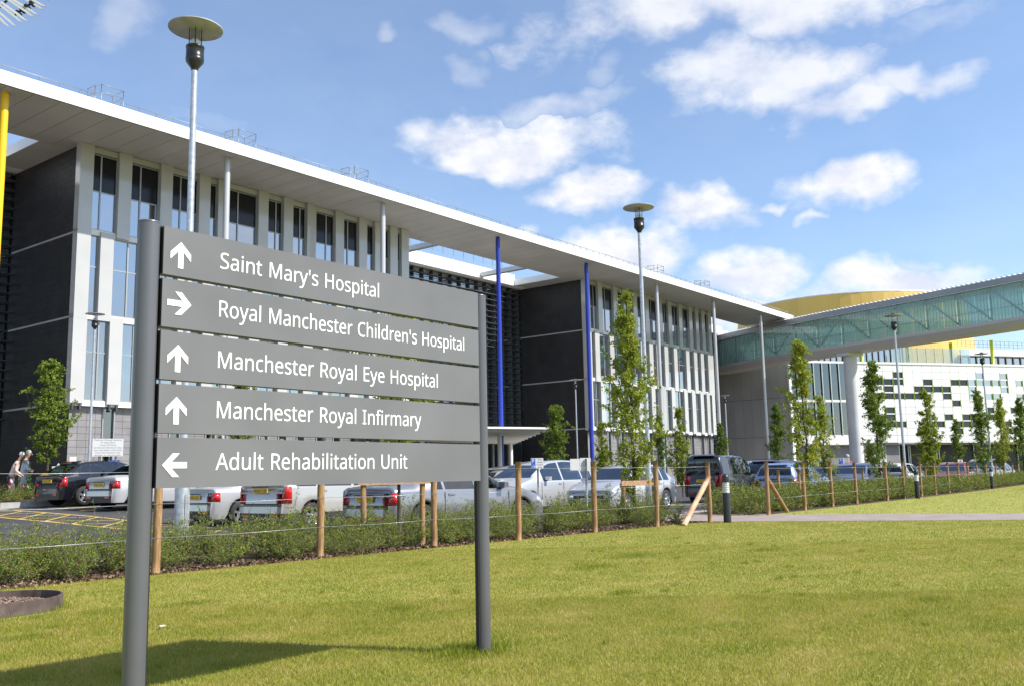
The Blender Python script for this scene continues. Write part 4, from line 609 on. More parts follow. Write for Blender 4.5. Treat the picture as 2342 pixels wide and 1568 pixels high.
for x, y in ((63.5,50.2),(58,49),(50,40.5),(44,42)): b = MB(); b.lathe([(.15,0),(.15,3.99)], 16, None, (x,y,0)); ec('canopy_post', M['white'], b)
l = obj('lettering', text_mesh("Saint Mary's Hospital", M['lettering'], .24, 2.9, depth=.02), EC, (53.9-60, 45.2-45, 3.98)); l.parent = EC; l.location = (-6.6, -3.1, 4.16)
for x in (47.5, 50.4, 55, 60.5, 63.2, 65.4): b = MB(); b.box((x,51.9,0),(x+.12,52.05,4.0)); ec('door_frame', M['colgrey'], b)
b = MB(); b.box((46.2,52.0,0),(67.2,52.02,3.95)); ec('door_glass', M['darkglass'], b)

# ------------------------------------------------------------------ grey link building and its footbridge
def at(px, d):     # ground bearing px (in the 2342-wide frame) at depth d
    v = ROT @ Vector(((px-1171)/2159.8, (784-(1145-.0199*(px+1600)))/2159.8, -1)); return Vector((v.x*d, v.y*d))
LB = empty('panelled_building', (110.4, 48, 0), 0, 'windowless grey panelled building behind the end of the footbridge', 'building')
def lb(name, m, b): b.v = [(x-110.4, y-48, z) for x, y, z in b.v]; return b.build(name, m, LB)
b = MB(); b.box((110.44,44.25,-.1),(111.0,60,18.0)); b.box((111.001,56,-.1),(126,60,17.9)); lb('core', M['gap'], b)
cp = {}
for j, (z0, z1) in enumerate(((0,5.3),(5.3,9.95),(9.95,14.4),(14.4,17.9))):
    for i in range(10):
        y = 44.25+i*1.2; k = j
        if k not in cp:
            mb = MB(); mb.box((0,0,.02),(.05,1.18,z1-z0-.02)); cp[k] = bpy.data.meshes.new('panel'); cp[k].from_pydata(mb.v, [], mb.f); cp[k].materials.append(M['box'])
        o = bpy.data.objects.new('panel', cp[k]); C.objects.link(o); o.parent = LB; o.location = (-.01,y-48,z0)
b = MB(); b.box((110.3,44.05,-.1),(111.0,44.24,14.6)); lb('corner_trim', M['white'], b)
b = MB(); b.box((110,44,18.0),(111.2,60,18.4)); lb('roof', M['white'], b)
FB = empty('footbridge', (104, 36, 0), 0, 'enclosed footbridge with green glass sides crossing to the right edge', 'bridge')
def fbp(t):     # centre of the near face: a gentle curve
    P = [at(px, d) for px, d in ((1625,117.6),(1700,111.6),(1780,106.3),(1870,101.2),(1960,96.9),(2050,93.1),(2145,89.5),(2245,85.8),(2350,82.1),(2460,78.6),(2560,75.6))]
    x = t*(len(P)-1); i = min(len(P)-2, int(x)); f = x-i
    p0, p1, p2, p3 = P[max(0,i-1)], P[i], P[i+1], P[min(len(P)-1,i+2)]
    return .5*((2*p1)+(p2-p0)*f+(2*p0-5*p1+4*p2-p3)*f*f+(3*p1-p0-3*p2+p3)*f**3)
def fb_(name, m, b, par=FB): b.v = [(x-104, y-36, z) for x, y, z in b.v]; return b.build(name, m, par)
NB = 60; PT = [fbp(i/NB) for i in range(NB+1)]
# even spacing
cum = [0]
for i in range(NB): cum.append(cum[-1]+(PT[i+1]-PT[i]).length)
def fbat(s):
    s = min(max(s, 0), cum[-1]); i = max(j for j in range(NB+1) if cum[j] <= s+1e-9); i = min(i, NB-1); f = (s-cum[i])/(cum[i+1]-cum[i]); p = PT[i].lerp(PT[i+1], f); t = (PT[i+1]-PT[i]).normalized(); nrm = Vector((-t.y, t.x))
    if nrm.dot(Vector((.779,.612))) < 0: nrm = -nrm
    return p, nrm, t
TL = cum[-1]; GB, GT = 14.2, 17.28; BAY = 3.15; nb = int(TL/BAY); BAY = TL/nb
def sweep(prof, m, name, n=40):    # prof = closed list (offset away from camera, z)
    b = MB(); vs = []; fs = []; k = len(prof)
    for i in range(n+1):
        p, nr, t = fbat(TL*i/n)
        for o_, z in prof: vs.append((p.x+nr.x*o_, p.y+nr.y*o_, z))
    for i in range(n):
        for j in range(k): a = i*k+j; c = i*k+(j+1) % k; fs.append((a, a+k, c+k, c))
    b.add(vs, fs, m); return fb_(name, m, b)
sweep([(-.25,GT+.03),(-.3,GT+.08),(-.25,GT+.58),(3.3,GT+.66),(3.3,GT+.03)], M['bridgegrey'], 'roof')
sweep([(-.1,GB-.02),(-.1,GB-.32),(.25,GB-.85),(2.8,GB-.85),(3.1,GB-.32),(3.1,GB-.02)], M['bridgesof'], 'deck')
sweep([(-.34,GT-.02),(-.34,GT+.02),(-.1,GT+.02),(-.1,GT-.02)], M['white'], 'eaves_trim')
b = MB(); i = 0; s = .2
while s < TL: p, nr, t = fbat(s); b.obox((p.x-nr.x*.05,p.y-nr.y*.05,GT+.65), (t.x*.08,t.y*.08,0), (nr.x*.3,nr.y*.3,0), (0,0,.03)); s += .5
fb_('roof_seam', M['white'], b)
for i in range(nb):
    p, nr, t = fbat(i*BAY); p2, nr2, t2 = fbat((i+1)*BAY)
    for off, nm in ((0, 'pane'), (2.9, 'pane')):
        b = MB(); a = p+nr*off; c = p2+nr2*off; e = (c-a).normalized()*.04; a = a+e; c = c-e; w = nr*.02
        b.add([(a.x,a.y,GB),(c.x,c.y,GB),(c.x,c.y,GT),(a.x,a.y,GT)], [(0,1,2,3)]); fb_(nm, M['bridgeglass'], b)
    b = MB(); q = p+nr*.3; b.obox((q.x,q.y,(GB+GT)/2), (t.x*.07,t.y*.07,0), (nr.x*.07,nr.y*.07,0), (0,0,(GT-GB)/2)); fb_('truss_post', M['truss'], b)
    b = MB(); q1 = p+nr*.3; q2 = p2+nr2*.3; up = (i % 2 == 0) if i < nb/2 else (i % 2 == 1 and i > nb-3)
    b.tube([(q1.x,q1.y,GB+.1 if up else GT-.1),(q2.x,q2.y,GT-.1 if up else GB+.1)], .085, 6); fb_('truss_brace', M['truss'], b)
    b = MB(); q1 = p+nr*.2; q2 = p2+nr2*.2; b.tube([(q1.x,q1.y,GB+1.05),(q2.x,q2.y,GB+1.05)], .03, 5); fb_('handrail', M['trim'], b)
    b = MB()
    for k in range(10):
        f = (k+.5)/10; q = p.lerp(p2, f)-nr*.015; b.obox((q.x,q.y,(GB+GT)/2), (t.x*.02,t.y*.02,0), (nr.x*.015,nr.y*.015,0), (0,0,(GT-GB)/2))
    o = fb_('glazing_bar', M['truss'], b)
PR = at(1962,98.6); b = MB(); b.lathe([(.70,-.1),(.70,GB-1.0)], 28, None, (PR.x,PR.y,0)); fb_('pier', M['concrete'], b)
b = MB(); p, nr, t = fbat(sum([0])+min(range(NB+1), key=lambda i: (PT[i]-PR).length)*TL/NB); b.obox((PR.x,PR.y,GB-.98), (t.x*.75,t.y*.75,0), (nr.x*1.2,nr.y*1.2,0), (0,0,.18)); fb_('pier_head', M['concrete'], b)

# ------------------------------------------------------------------ children's hospital (white tiles, yellow drum)
o0 = at(2100,118); KB = empty('childrens_hospital', (o0.x, o0.y, 0), 0, 'curved white tiled hospital with small green-framed windows below a yellow drum', 'building')
def kb(name, m, b, par=KB): b.v = [(x-o0.x, y-o0.y, z) for x, y, z in b.v]; return b.build(name, m, par)
def kd(px): return 119+(px-2060)/300*5.5+max(0, px-2150)**2*1.6e-5
def kp(px, off=0): p = at(px, kd(px)+off); return p
def wall(name, m, pa, pb, z0, z1, off0, off1, par=KB, n=1):
    b = MB()
    for i in range(n):
        a, c = pa+(pb-pa)*i/n, pa+(pb-pa)*(i+1)/n; P = [kp(a,off0), kp(c,off0), kp(c,off1), kp(a,off1)]
        b.add([(p.x,p.y,z) for z in (z0,z1) for p in P], [(0,3,2,1),(4,5,6,7),(0,1,5,4),(1,2,6,5),(2,3,7,6),(3,0,4,7)], m)
    return kb(name, m, b, par)
cols = [1975.0,1993,2013.6,2035,2058,2082,2104.5,2126.7,2149.3,2170,2190.5,2211,2230.8,2250,2269,2286.6,2305,2323.5,2341,2358,2375,2392,2409,2426,2443,2460]
zt0, zb0 = 14.35, 4.45; nr_ = 11; rh = (zt0-zb0)/nr_
WIN = {1:(4,13,16),2:(2,3,4,7,10,11,12,13,14,15,16,18),3:(1,3,6,7,8,9,12,16,19,20),4:(2,3,4,5,6,9,12,14,15,18),5:(10,19),6:(3,14,17),7:(1,2,3,7,9,11,12,14,15,18),8:(2,3,4,7,8,10,11,12,15,16,19),9:(2,6,7,10,16,17,20)}
wall('wall', M['gap'], 1975, 2460, zb0, zt0, .4, .5, n=24)
for c in range(len(cols)-1):
    for r in range(nr_):
        z1 = zt0-r*rh; z0 = z1-rh; a, e = cols[c], cols[c+1]; g_ = .012*18
        if c in WIN.get(r, ()):
            P0, P1 = kp(a+.5,0), kp(e-.5,0); f = MB()
            d = (P1-P0).normalized(); nn = Vector((-d.y,d.x)); nn = nn if nn.dot(Vector((.779,.612))) > 0 else -nn; w = (P1-P0).length
            def fbx(u0,u1,zz0,zz1,o0_,o1_,bb,m):
                q = [P0+d*u0+nn*o0_, P0+d*u1+nn*o0_, P0+d*u1+nn*o1_, P0+d*u0+nn*o1_]; bb.add([(p.x,p.y,z) for z in (zz0,zz1) for p in q], [(0,3,2,1),(4,5,6,7),(0,1,5,4),(1,2,6,5),(2,3,7,6),(3,0,4,7)], m)
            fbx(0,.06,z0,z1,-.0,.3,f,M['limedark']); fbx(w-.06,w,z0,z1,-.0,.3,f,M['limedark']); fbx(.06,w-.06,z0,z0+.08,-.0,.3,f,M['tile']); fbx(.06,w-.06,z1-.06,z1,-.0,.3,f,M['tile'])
            o = kb('window', None, f); f = MB(); fbx(.06,w-.06,z0+.08,z1-.06,.10,.11,f,M['glass' if c > 11 and r < 5 else 'tileglass']); kb('pane', None, f, o); o2 = None
        else: wall('tile', M['tile'], a+g_, e-g_, z0+.014, z1-.014, 0, .25)
wall('parapet', M['tile'], 1812, 2460, zt0+.01, zt0+.28, -.1, .5, n=24)
# glazed bay on the left
wall('spandrel', M['tile'], 1812, 1975, zb0-.2, zb0+1.0, 0, .3, n=4); wall('core', M['room'], 1812, 1975, zb0+1, zt0, 3.2, 3.4, n=3)
wall('transom', M['white'], 1812, 1975, 9.5, 9.8, -.05, .2, n=3)
for k, px in enumerate(np.linspace(1816, 1972, 9)):
    wall('mullion', M['truss'], px, px+2.2, zb0+1, zt0, -.1, .2)
    if k < 8: wall('pane', M['bayglass'], px+2.3, px+19.3, zb0+1, 9.48, .1, .12); wall('pane', M['bayglass'], px+2.3, px+19.3, 9.82, zt0, .1, .12)
for k, px in enumerate((1822,1846,1868,1902,1926)): wall('curtain', M['curtain'], px, px+9, zb0+1.1, 8.8 if k % 2 else 13.2, 1.5, 1.6)
wall('corner_trim', M['white'], 1805, 1811.5, 0, zt0+.3, -.3, .6)
# ground storey set back
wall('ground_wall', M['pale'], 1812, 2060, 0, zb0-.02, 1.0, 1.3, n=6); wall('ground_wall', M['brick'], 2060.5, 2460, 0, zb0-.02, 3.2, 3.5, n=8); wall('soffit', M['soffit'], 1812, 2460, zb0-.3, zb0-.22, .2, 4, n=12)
for px in (1856,1871,1884,1956,1976,1997,2022): wall('window', M['darkglass'], px, px+6, .2, zb0-.3, .9, .98); wall('mullion', M['white'], px+6.2, px+7.4, .1, zb0-.3, .85, .98)
for px in (2068,2080,2084,2150,2230,2300,2330): wall('mullion', M['colgrey'], px, px+2, 0, zb0-.3, 3.0, 3.15)
f = wall('door_frame', M['white'], 2128, 2131, 0, 3.3, 2.8, 3.0); wall('door_frame', M['white'], 2144, 2147, 0, 3.3, 2.8, 3.0); wall('door_frame', M['white'], 2128, 2147, 3.3, 3.5, 2.8, 3.0)
# roof terrace level
wall('terrace_floor', M['roof'], 1812, 2460, zt0+.0, zt0+.05, .6, 30, n=6)
wall('penthouse_wall', M['white'], 1830, 2080, zt0, zt0+3.9, 9, 9.3, n=4)
for k, px in enumerate(range(1850, 2080, 14)): wall('pane', M['glass'], px, px+12, zt0+.2, zt0+3.6, 8.8, 8.9); wall('mullion', M['frame'], px+12.2, px+13.8, zt0+.1, zt0+3.8, 8.6, 8.9)
wall('penthouse_wall', M['room'], 2222, 2460, zt0, zt0+2.3, 9, 9.3, n=4)
for k, px in enumerate(range(2222, 2456, 17)): wall('pane', M['glass'], px+2, px+16, zt0+.1, zt0+2.2, 8.8, 8.9); wall('mullion', M['frame'], px, px+2, zt0+.1, zt0+2.25, 8.6, 8.9)
wall('penthouse_roof', M['white'], 2216, 2460, zt0+2.3, zt0+3.15, 7.4, 20, n=4)
b = MB()
for px in range(2214, 2460, 10): p = kp(px, 8); b.tube([(p.x,p.y,zt0+3.15),(p.x,p.y,zt0+4.4)], .03, 4)
for z in (3.6,4.0,4.4):
    for px in range(2214, 2450, 20): p = kp(px, 8); q = kp(px+20, 8); b.tube([(p.x,p.y,zt0+z),(q.x,q.y,zt0+z)], .03, 4)
kb('railing', M['railing'], b)
BAL = glass('balustrade_glass', (.72,.78,.72), .1)
for px in range(2060, 2222, 20): wall('balustrade', BAL, px+1.6, px+20, zt0+.28, zt0+2.2, .2, .22); wall('balustrade_post', M['colgrey'], px, px+1.5, zt0+.28, zt0+2.3, .1, .3)
for px in (1870, 1990, 2095.5, 2198, 2293): 
    b = MB(); p = kp(px, .9); b.tube([(p.x,p.y,zt0),(p.x,p.y,zt0+(3.1 if px < 2250 else 3.6))], .22, 10); kb('lime_post', M['lime'], b)
# yellow drum: widens towards its foot
dc = at(1964,151); b = MB(); n = 72; rb, rt, z0, z1 = 19.0, 17.4, zt0, 26.7; cache = []
for k in range(n):
    t0, t1 = 2*math.pi*k/n, 2*math.pi*(k+1)/n-.0006; mb = MB()
    vs = [(dc.x+r*math.cos(t), dc.y+r*math.sin(t), z) for r, z in ((rb,z0),(rt,z1),(rt-.3,z1),(rb-.3,z0)) for t in (t0,t1)]
    mb.add(vs, [(0,1,3,2),(2,3,5,4),(4,5,7,6),(0,2,4,6),(1,7,5,3)]); kb('drum_panel', M['drum'], mb)
b.lathe([(rb-.2,z0),(rt-.2,z1-.1),(.001,z1+.3)], 48, M['roof'], (dc.x,dc.y,0)); kb('drum_roof', None, b)
b = MB(); b.lathe([(rt+.02,z1-.02),(rt+.05,z1+.16),(rt-.3,z1+.16)], 60, None, (dc.x,dc.y,0)); kb('drum_coping', M['concrete'], b)
p = at(1942,148); b = MB(); b.obox((p.x,p.y,z1+.75), (1.9*.62,-1.9*.785,0), (1.2,1,0), (0,0,.5)); b.obox((p.x,p.y,z1+1.35), (1.4*.62,-1.4*.785,0), (1,.8,0), (0,0,.14), M['white']); kb('roof_plant', M['railing'], b)
# low white roof structures left of the drum
p = at(1830,121); b = MB(); b.obox((p.x,p.y,18.6), (7*.62,-7*.785,0), (3,2.4,0), (0,0,.35)); kb('roof_slab', M['white'], b)
p = at(1815,120); b = MB(); b.obox((p.x,p.y,19.8), (1.7*.62,-1.7*.785,0), (1.2,1,0), (0,0,.75)); kb('roof_vent', M['white'], b)
b = MB()
for k in range(9):
    p = at(1850+k*11,119.5); b.tube([(p.x,p.y,18.9),(p.x,p.y,20.5)], .035, 4)
    if k < 8: q = at(1861+k*11,119.5); b.tube([(p.x,p.y,20.5),(q.x,q.y,20.5)], .035, 4); b.tube([(p.x,p.y,19.7),(q.x,q.y,19.7)], .025, 4)
kb('railing', M['concrete'], b)
# ------------------------------------------------------------------ cars
def interp(pts, x):
    if x <= pts[0][0]: return pts[0][1]
    for (a, b), (c, d) in zip(pts, pts[1:]):
        if x <= c: return b+(d-b)*(x-a)/(c-a)
    return pts[-1][1]
def paint(name, c, metal=.55, rough=.32): return mat(name, c, rough, metal, 0, coat=.9)
PAINT = dict(silver=paint('silver_paint', (.56,.57,.59), .4, .28), champagne=paint('champagne_paint', (.47,.46,.43), .4, .28), steelgrey=paint('steel_grey_paint', (.27,.275,.30), .5, .28), black=paint('black_paint', (.008,.009,.014), .2, .2), paleblue=paint('pale_blue_paint', (.22,.31,.52), .4),
             purple=paint('slate_blue_paint', (.10,.12,.22), .5), crimson=paint('crimson_paint', (.26,.035,.07), .4), white=paint('white_paint', (.7,.7,.7), .1), navy=paint('navy_paint', (.012,.02,.07), .3), red=paint('red_paint', (.42,.02,.03), .3), beige=paint('beige_paint', (.48,.44,.40), .5))
KIND = {  # length, width, height, belt, profile of the centre line as (x, z) from tail to nose; glass ranges
 'hatchback': (4.2,1.76,1.46,.93, [(-2.1,.78),(-2.05,.95),(-1.98,1.0),(-1.35,1.36),(-1.0,1.43),(-.5,1.46),(.1,1.43),(.35,1.36),(1.05,.97),(1.5,.90),(1.95,.76),(2.1,.60)], (-1.95,-1.38),(.38,1.02), [(-1.5,-1.12),(-1.05,-.15),(-.05,.92)]),
 'saloon': (4.5,1.76,1.42,.90, [(-2.25,.82),(-2.2,.98),(-1.65,1.02),(-1.0,1.36),(-.6,1.41),(-.1,1.42),(.2,1.38),(1.0,.96),(1.6,.88),(2.1,.74),(2.25,.58)], (-1.62,-1.03),(.3,.98), [(-1.2,-.92),(-.86,-.02),(.06,.86)]),
 'people_carrier': (4.7,1.86,1.66,1.0, [(-2.35,.9),(-2.3,1.04),(-2.05,1.55),(-1.8,1.62),(-.6,1.66),(.2,1.6),(.5,1.52),(1.4,1.08),(1.8,.98),(2.2,.82),(2.35,.6)], (-2.28,-2.07),(.55,1.36), [(-2.0,-1.42),(-1.35,-.3),(-.22,.8)]),
 'van': (4.16,1.72,1.82,1.06, [(-2.08,1.0),(-2.06,1.2),(-1.98,1.76),(-1.85,1.8),(-.5,1.82),(.35,1.78),(.6,1.68),(1.15,1.2),(1.35,1.1),(1.8,.98),(2.02,.84),(2.08,.6)], (-2.05,-1.985),(.64,1.1), [(-1.85,-1.1),(-1.0,-.2),(-.1,.85)]),
 'city_car': (3.75,1.64,1.44,.92, [(-1.87,.80),(-1.83,.96),(-1.62,1.34),(-1.4,1.41),(-.4,1.44),(.1,1.40),(.3,1.34),(.95,.99),(1.35,.90),(1.7,.76),(1.87,.58)], (-1.8,-1.64),(.34,.92), [(-1.45,-1.05),(-.98,-.15),(-.07,.85)]),
}
WHEEL = {}
def wheel_meshes(r, col='rim'):
    if (r, col) in WHEEL: return WHEEL[(r, col)]
    b = MB(); w = .1; b.lathe([(r*.66,-w),(r*.93,-w),(r,-w*.7),(r,w*.7),(r*.93,w),(r*.66,w)], 28, M['rubber'], axis='Y'); t = b.build('w'); tm = t.data; bpy.data.objects.remove(t)
    b = MB(); R = r*.665
    b.lathe([(R,-w*.98),(R*.93,-w*.98),(R*.9,-w*.5),(R*.9,w*.3),(.001,w*.3)], 28, M['rim'], axis='Y'); b.lathe([(R*.9,-w*.1),(.001,-w*.1)], 20, M['black'], axis='Y')
    for k in range(5):
        a = 2*math.pi*k/5+.3; u = Vector((math.cos(a),0,math.sin(a))); v = Vector((-math.sin(a),0,math.cos(a)))
        b.add([(u*R*.05+v*.035+Vector((0,-w*.72,0))), (u*R*.05-v*.035+Vector((0,-w*.72,0))), (u*R*.93-v*.03+Vector((0,-w*.93,0))), (u*R*.93+v*.03+Vector((0,-w*.93,0))),
               (u*R*.05+v*.045+Vector((0,-w*.3,0))), (u*R*.05-v*.045+Vector((0,-w*.3,0))), (u*R*.93-v*.042+Vector((0,-w*.5,0))), (u*R*.93+v*.042+Vector((0,-w*.5,0)))], [(0,1,2,3),(4,7,6,5),(0,3,7,4),(1,5,6,2)], M['rim'])
    b.lathe([(R*.24,-w*.6),(R*.22,-w*.84),(.001,-w*.86)], 14, M['rim'], axis='Y')
    t = b.build('w'); rm = t.data; bpy.data.objects.remove(t); WHEEL[(r, col)] = (tm, rm); return tm, rm
def car(kind, col, loc, head, label, plate=None, plateF=None, cat='car', bumper=None, badge=None, lights='', roofrails=False):
    L, Wd, Hh, belt, prof, rw, wsr, sides = KIND[kind]; P = PAINT[col]; hw = Wd/2
    root = empty({'van':'parked_van','people_carrier':'parked_people_carrier','saloon':'parked_saloon','hatchback':'parked_hatchback','city_car':'parked_city_car'}[kind], (loc[0], loc[1], road_z(*loc)), R_(head), label, cat, 'cars parked in front of the hospital')
    rwh = .315 if kind != 'van' else .305; ra = rwh+.055; wx = (L/2-.84 if kind != 'people_carrier' else L/2-.9, -L/2+.82)
    xs = set(np.linspace(-L/2+.1, L/2-.1, 34).tolist())
    for w_ in wx:
        for k in range(0, 9): xs.add(w_+ra*math.cos(math.pi*k/8))
    for a, b_ in [rw, wsr]+sides: xs |= {a, b_, a-.004, b_+.004}
    xs |= {-L/2+.06, L/2-.06, -L/2+.11, -L/2, -L/2+.03, L/2-.03, L/2, -L/2+.21, L/2-.34}
    xs = sorted(xs); xs = [x for i, x in enumerate(xs) if i == 0 or x-xs[i-1] > .0035]
    def ring(x):
        zt = (interp(prof, x-.05)+interp(prof, x)*2+interp(prof, x+.05))/4; e = abs(x)/(L/2); w = hw*(1-.055*e**5-.13*max(0, (e-.93)/.07)**2)
        bl = min(belt+.03*(-x/L), zt-.035) if x < 1.2 else zt-.035
        zb = .20 if kind != 'van' else .22; inw = False
        for w_ in wx:
            d = abs(x-w_)
            if d <= ra+1e-6: zb = max(zb, rwh+math.sqrt(max(0, ra*ra-d*d)))
        z1 = max(.40, zb+.02); z2 = max(min(.62, bl-.2), z1+.02); z3 = max(bl-.05, z2+.02); bl = max(bl, z3+.02); gh = max(0, zt-bl); ins = 0
        yr = w*.965-gh*(.36 if kind != 'van' else .16)-.02; yr = max(yr, w*.45)
        zr = zt-min(.06, .25*gh+.02)
        return zt, [(w*.95,zb),(w*.995,z1),(w,z2),(w*.985,z3),(w*.965,bl),(yr,zr),(yr*.9,zt-.008),(0,zt)], gh
    rings = []; 
    for x in xs:
        zt, pr, gh = ring(x); e = abs(x)/(L/2); sgn = 1 if x > 0 else -1; full = []
        bulge = [.02,.0,.02,.035,.06,.09,.1,.1] if e > .985 else [0]*8
        for i, (y, z) in enumerate(pr): full.append((x-sgn*bulge[i], y, z))
        rings.append((x, full, gh))
    parts = {}
    def put(name, m, quad, smooth=True): parts.setdefault(name, (m, MB()))[1].add(quad, [tuple(range(len(quad)))], m, smooth)
    def mir(q): return [(a, -b_, c) for a, b_, c in reversed(q)]
    for (xa, A, ga), (xb, B, gb) in zip(rings, rings[1:]):
        xm = (xa+xb)/2
        for j in range(7):
            q = [A[j], B[j], B[j+1], A[j+1]]; q = [q[0], q[1], q[2], q[3]]; name = 'body'; m = P
            if j == 4 and min(ga, gb) > .12:
                for k, (a, b_) in enumerate(sides):
                    if a-.001 <= xm <= b_+.001: name = 'side_window%d' % k; m = M['carglass']
            if j == 6 or (j == 5):
                if wsr[0] <= xm <= wsr[1]: name, m = ('windscreen', M['carglass']) if j == 6 else ('body', P)
                if rw[0] <= xm <= rw[1]: name, m = ('rear_window', M['carglass']) if j == 6 else ('body', P)
            if j == 2 and xm < -L/2+.21: name, m = 'tail', M['redlens']
            if j == 2 and xm > L/2-.34: name, m = 'head', M['clearlens']
            if j == 3 and kind in ('van', 'people_carrier') and xm < -L/2+.2: name, m = 'tail', M['redlens']
            if j == 0 and bumper == 'trim': name, m = 'lower_trim', M['trim']
            for s_, qq in (('L', q), ('R', mir(q))):
                nm = name if name in ('body', 'windscreen', 'rear_window', 'lower_trim') else name+s_
                put(nm, m, qq)
    for sgn, (x, A, g_) in ((-1, rings[0]), (1, rings[-1])):
        fr = (1, .76, 0)
        for j in range(7):
            for s_ in (1, -1):
                for k in range(2):
                    f0, f1 = fr[k], fr[k+1]
                    q = [(A[j][0], A[j][1]*f0*s_, A[j][2]), (A[j][0], A[j][1]*f1*s_, A[j][2]), (A[j+1][0], A[j+1][1]*f1*s_, A[j+1][2]), (A[j+1][0], A[j+1][1]*f0*s_, A[j+1][2])]
                    if (s_ > 0) == (sgn > 0): q = q[::-1]
                    nm, m = 'body', P
                    if j == 2 and k == 0: nm, m = ('tail' if sgn < 0 else 'head')+('L' if s_ > 0 else 'R'), (M['redlens'] if sgn < 0 else M['clearlens'])
                    if j == 2 and k == 1 and sgn > 0 and not 'nogrille' in lights: nm, m = 'grille', M['black']
                    if j == 0: nm, m = ('lower_trim', M['trim'])
                    put(nm, m, q)
    ren = {'tailL':'tail_light','tailR':'tail_light','headL':'headlight','headR':'headlight'}
    for nm, (m, b) in parts.items():
        base_ = ren.get(nm, 'side_window' if nm.startswith('side_window') else nm)
        o = b.build(base_, m, root)
        if base_ == 'body':
            bo = o
        if base_ in ('body',):
            md = o.modifiers.new('weld', 'WELD'); md.merge_threshold = .0008
        else:
            md = o.modifiers.new('weld', 'WELD'); md.merge_threshold = .0008
        if 'light' in base_: md = o.modifiers.new('thick', 'SOLIDIFY'); md.thickness = .012; md.offset = 1
    # inside and underneath
    b = MB(); b.box((-L/2+.25,-hw+.12,.24),(L/2-.3,hw-.12,.6)); b.box((wx[0]-ra,-hw+.16,.2),(wx[0]+ra,hw-.16,.64)); b.box((wx[1]-ra,-hw+.16,.2),(wx[1]+ra,hw-.16,.66)); b.build('underbody', M['black'], root)
    b = MB()
    for sx_ in (.1, -.75):
        for sy_ in (.36, -.36): b.obox((sx_-.18,sy_,.95), (.06,0,.02), (0,.24,0), (-.05,0,.3)); b.obox((sx_-.26,sy_,1.24), (.04,0,0), (0,.11,0), (0,0,.07))
    b.box((-L/2+.35,-hw+.2,.6),(L/2-1.0,hw-.2,.72)); b.build('seats', M['seat'], root)
    tm, rm = wheel_meshes(rwh)
    for w_ in wx:
        for s_ in (-1, 1):
            o = obj('wheel', tm, root, (w_, s_*(hw-.115), rwh)); o2 = obj('rim', rm, o)
            if s_ > 0: o.rotation_euler = (0, 0, math.pi)
    # door seams, handles, mirrors
    for s_ in (-1, 1):
        b = MB()
        for x in (sides[2][1]+.12, (sides[1][1]+sides[2][0])/2, sides[1][0]-.03):
            zt, pr, gh = ring(x); y = s_*(pr[2][0]+.001); z3 = pr[3][1]
            zlo = max(.27, pr[0][1]+.02); b.obox((x, y, (zlo+z3)/2), (.006,0,0), (0,.0025,0), (0,0,(z3-zlo)/2))
        o = b.build('door_seam', M['black'], root)
        for x in (sides[2][0]+.14, sides[1][0]+.16):
            zt, pr, gh = ring(x); b = MB(); b.obox((x, s_*(pr[3][0]+.012), pr[3][1]-.05), (.085,0,0), (0,.012,0), (0,0,.017)); b.build('door_handle', P, root)
        xm_ = sides[2][1]-.12; zt, pr, gh = ring(xm_); b = MB(); yy = s_*(pr[4][0]+.11)
        vs = [(xm_+a, yy+s_*b_, pr[4][1]+.07+c) for a, b_, c in ((.05,-.1,-.05),(.07,.07,-.055),(.06,.09,.05),(.05,-.08,.06),(-.06,-.1,-.05),(-.06,.08,-.06),(-.06,.09,.06),(-.06,-.08,.065))]
        b.add(vs, [(0,1,2,3),(7,6,5,4),(0,4,5,1),(1,5,6,2),(2,6,7,3),(3,7,4,0)], P); b.obox((xm_, yy-s_*.1, pr[4][1]+.01), (.03,0,0), (0,.05,0), (0,0,.02), M['black'])
        b.build('wing_mirror', P, root)
    # number plates with their characters, badges, rear details
    def platep(x, z, face, txt, m):
        b = MB(); b.box((x-.008,-.26,z-.056),(x+.008,.26,z+.056)); p = b.build('number_plate', m, root)
        t = obj('lettering', text_mesh(txt, M['ink'], .075, .44, 'LEFT', .001), p, (x+face*.010, face*-.22*-1*-1, z-.038)); t.rotation_euler = (0, 0, face*math.pi/2); t.location = (x+face*.0115, -.22*face, z-.038)
    zpl = {'van': .84, 'hatchback': .80, 'people_carrier': .92, 'saloon': .74, 'city_car': .70}[kind]
    if plate: platep(-L/2+.005, zpl, -1, plate, M['plateY'])
    if plateF: platep(L/2+.005, .40, 1, plateF, M['plateW'])
    if plate:
        b = MB(); b.obox((-L/2-.002, 0, .33), (.012,0,0), (0,hw*.66,0), (0,0,.006)); b.build('bumper_strip', M['trim'], root)
        b = MB(); b.obox((-L/2+.012, 0, .565), (.012,0,0), (0,hw*.80,0), (0,0,.007)); b.obox((-L/2+.016, 0, .60), (.006,0,0), (0,hw*.66,0), (0,0,.022)); b.build('boot_seam', M['black'], root)
        for s_ in (1,-1): b = MB(); b.obox((-L/2+.022, s_*hw*.685, .71), (.012,0,0), (0,.004,0), (0,0,.14)); b.build('boot_seam', M['black'], root)
        b = MB(); b.obox((-L/2+.0, 0, zpl+.085), (.014,0,0), (0,hw*.34,0), (0,0,.014)); b.build('boot_handle', M['trim'], root)
        for s_ in (1,-1): b = MB(); b.obox((-L/2-.004, s_*hw*.56, .36), (.012,0,0), (0,.11,0), (0,0,.03)); b.build('reflector', M['redlens'], root)
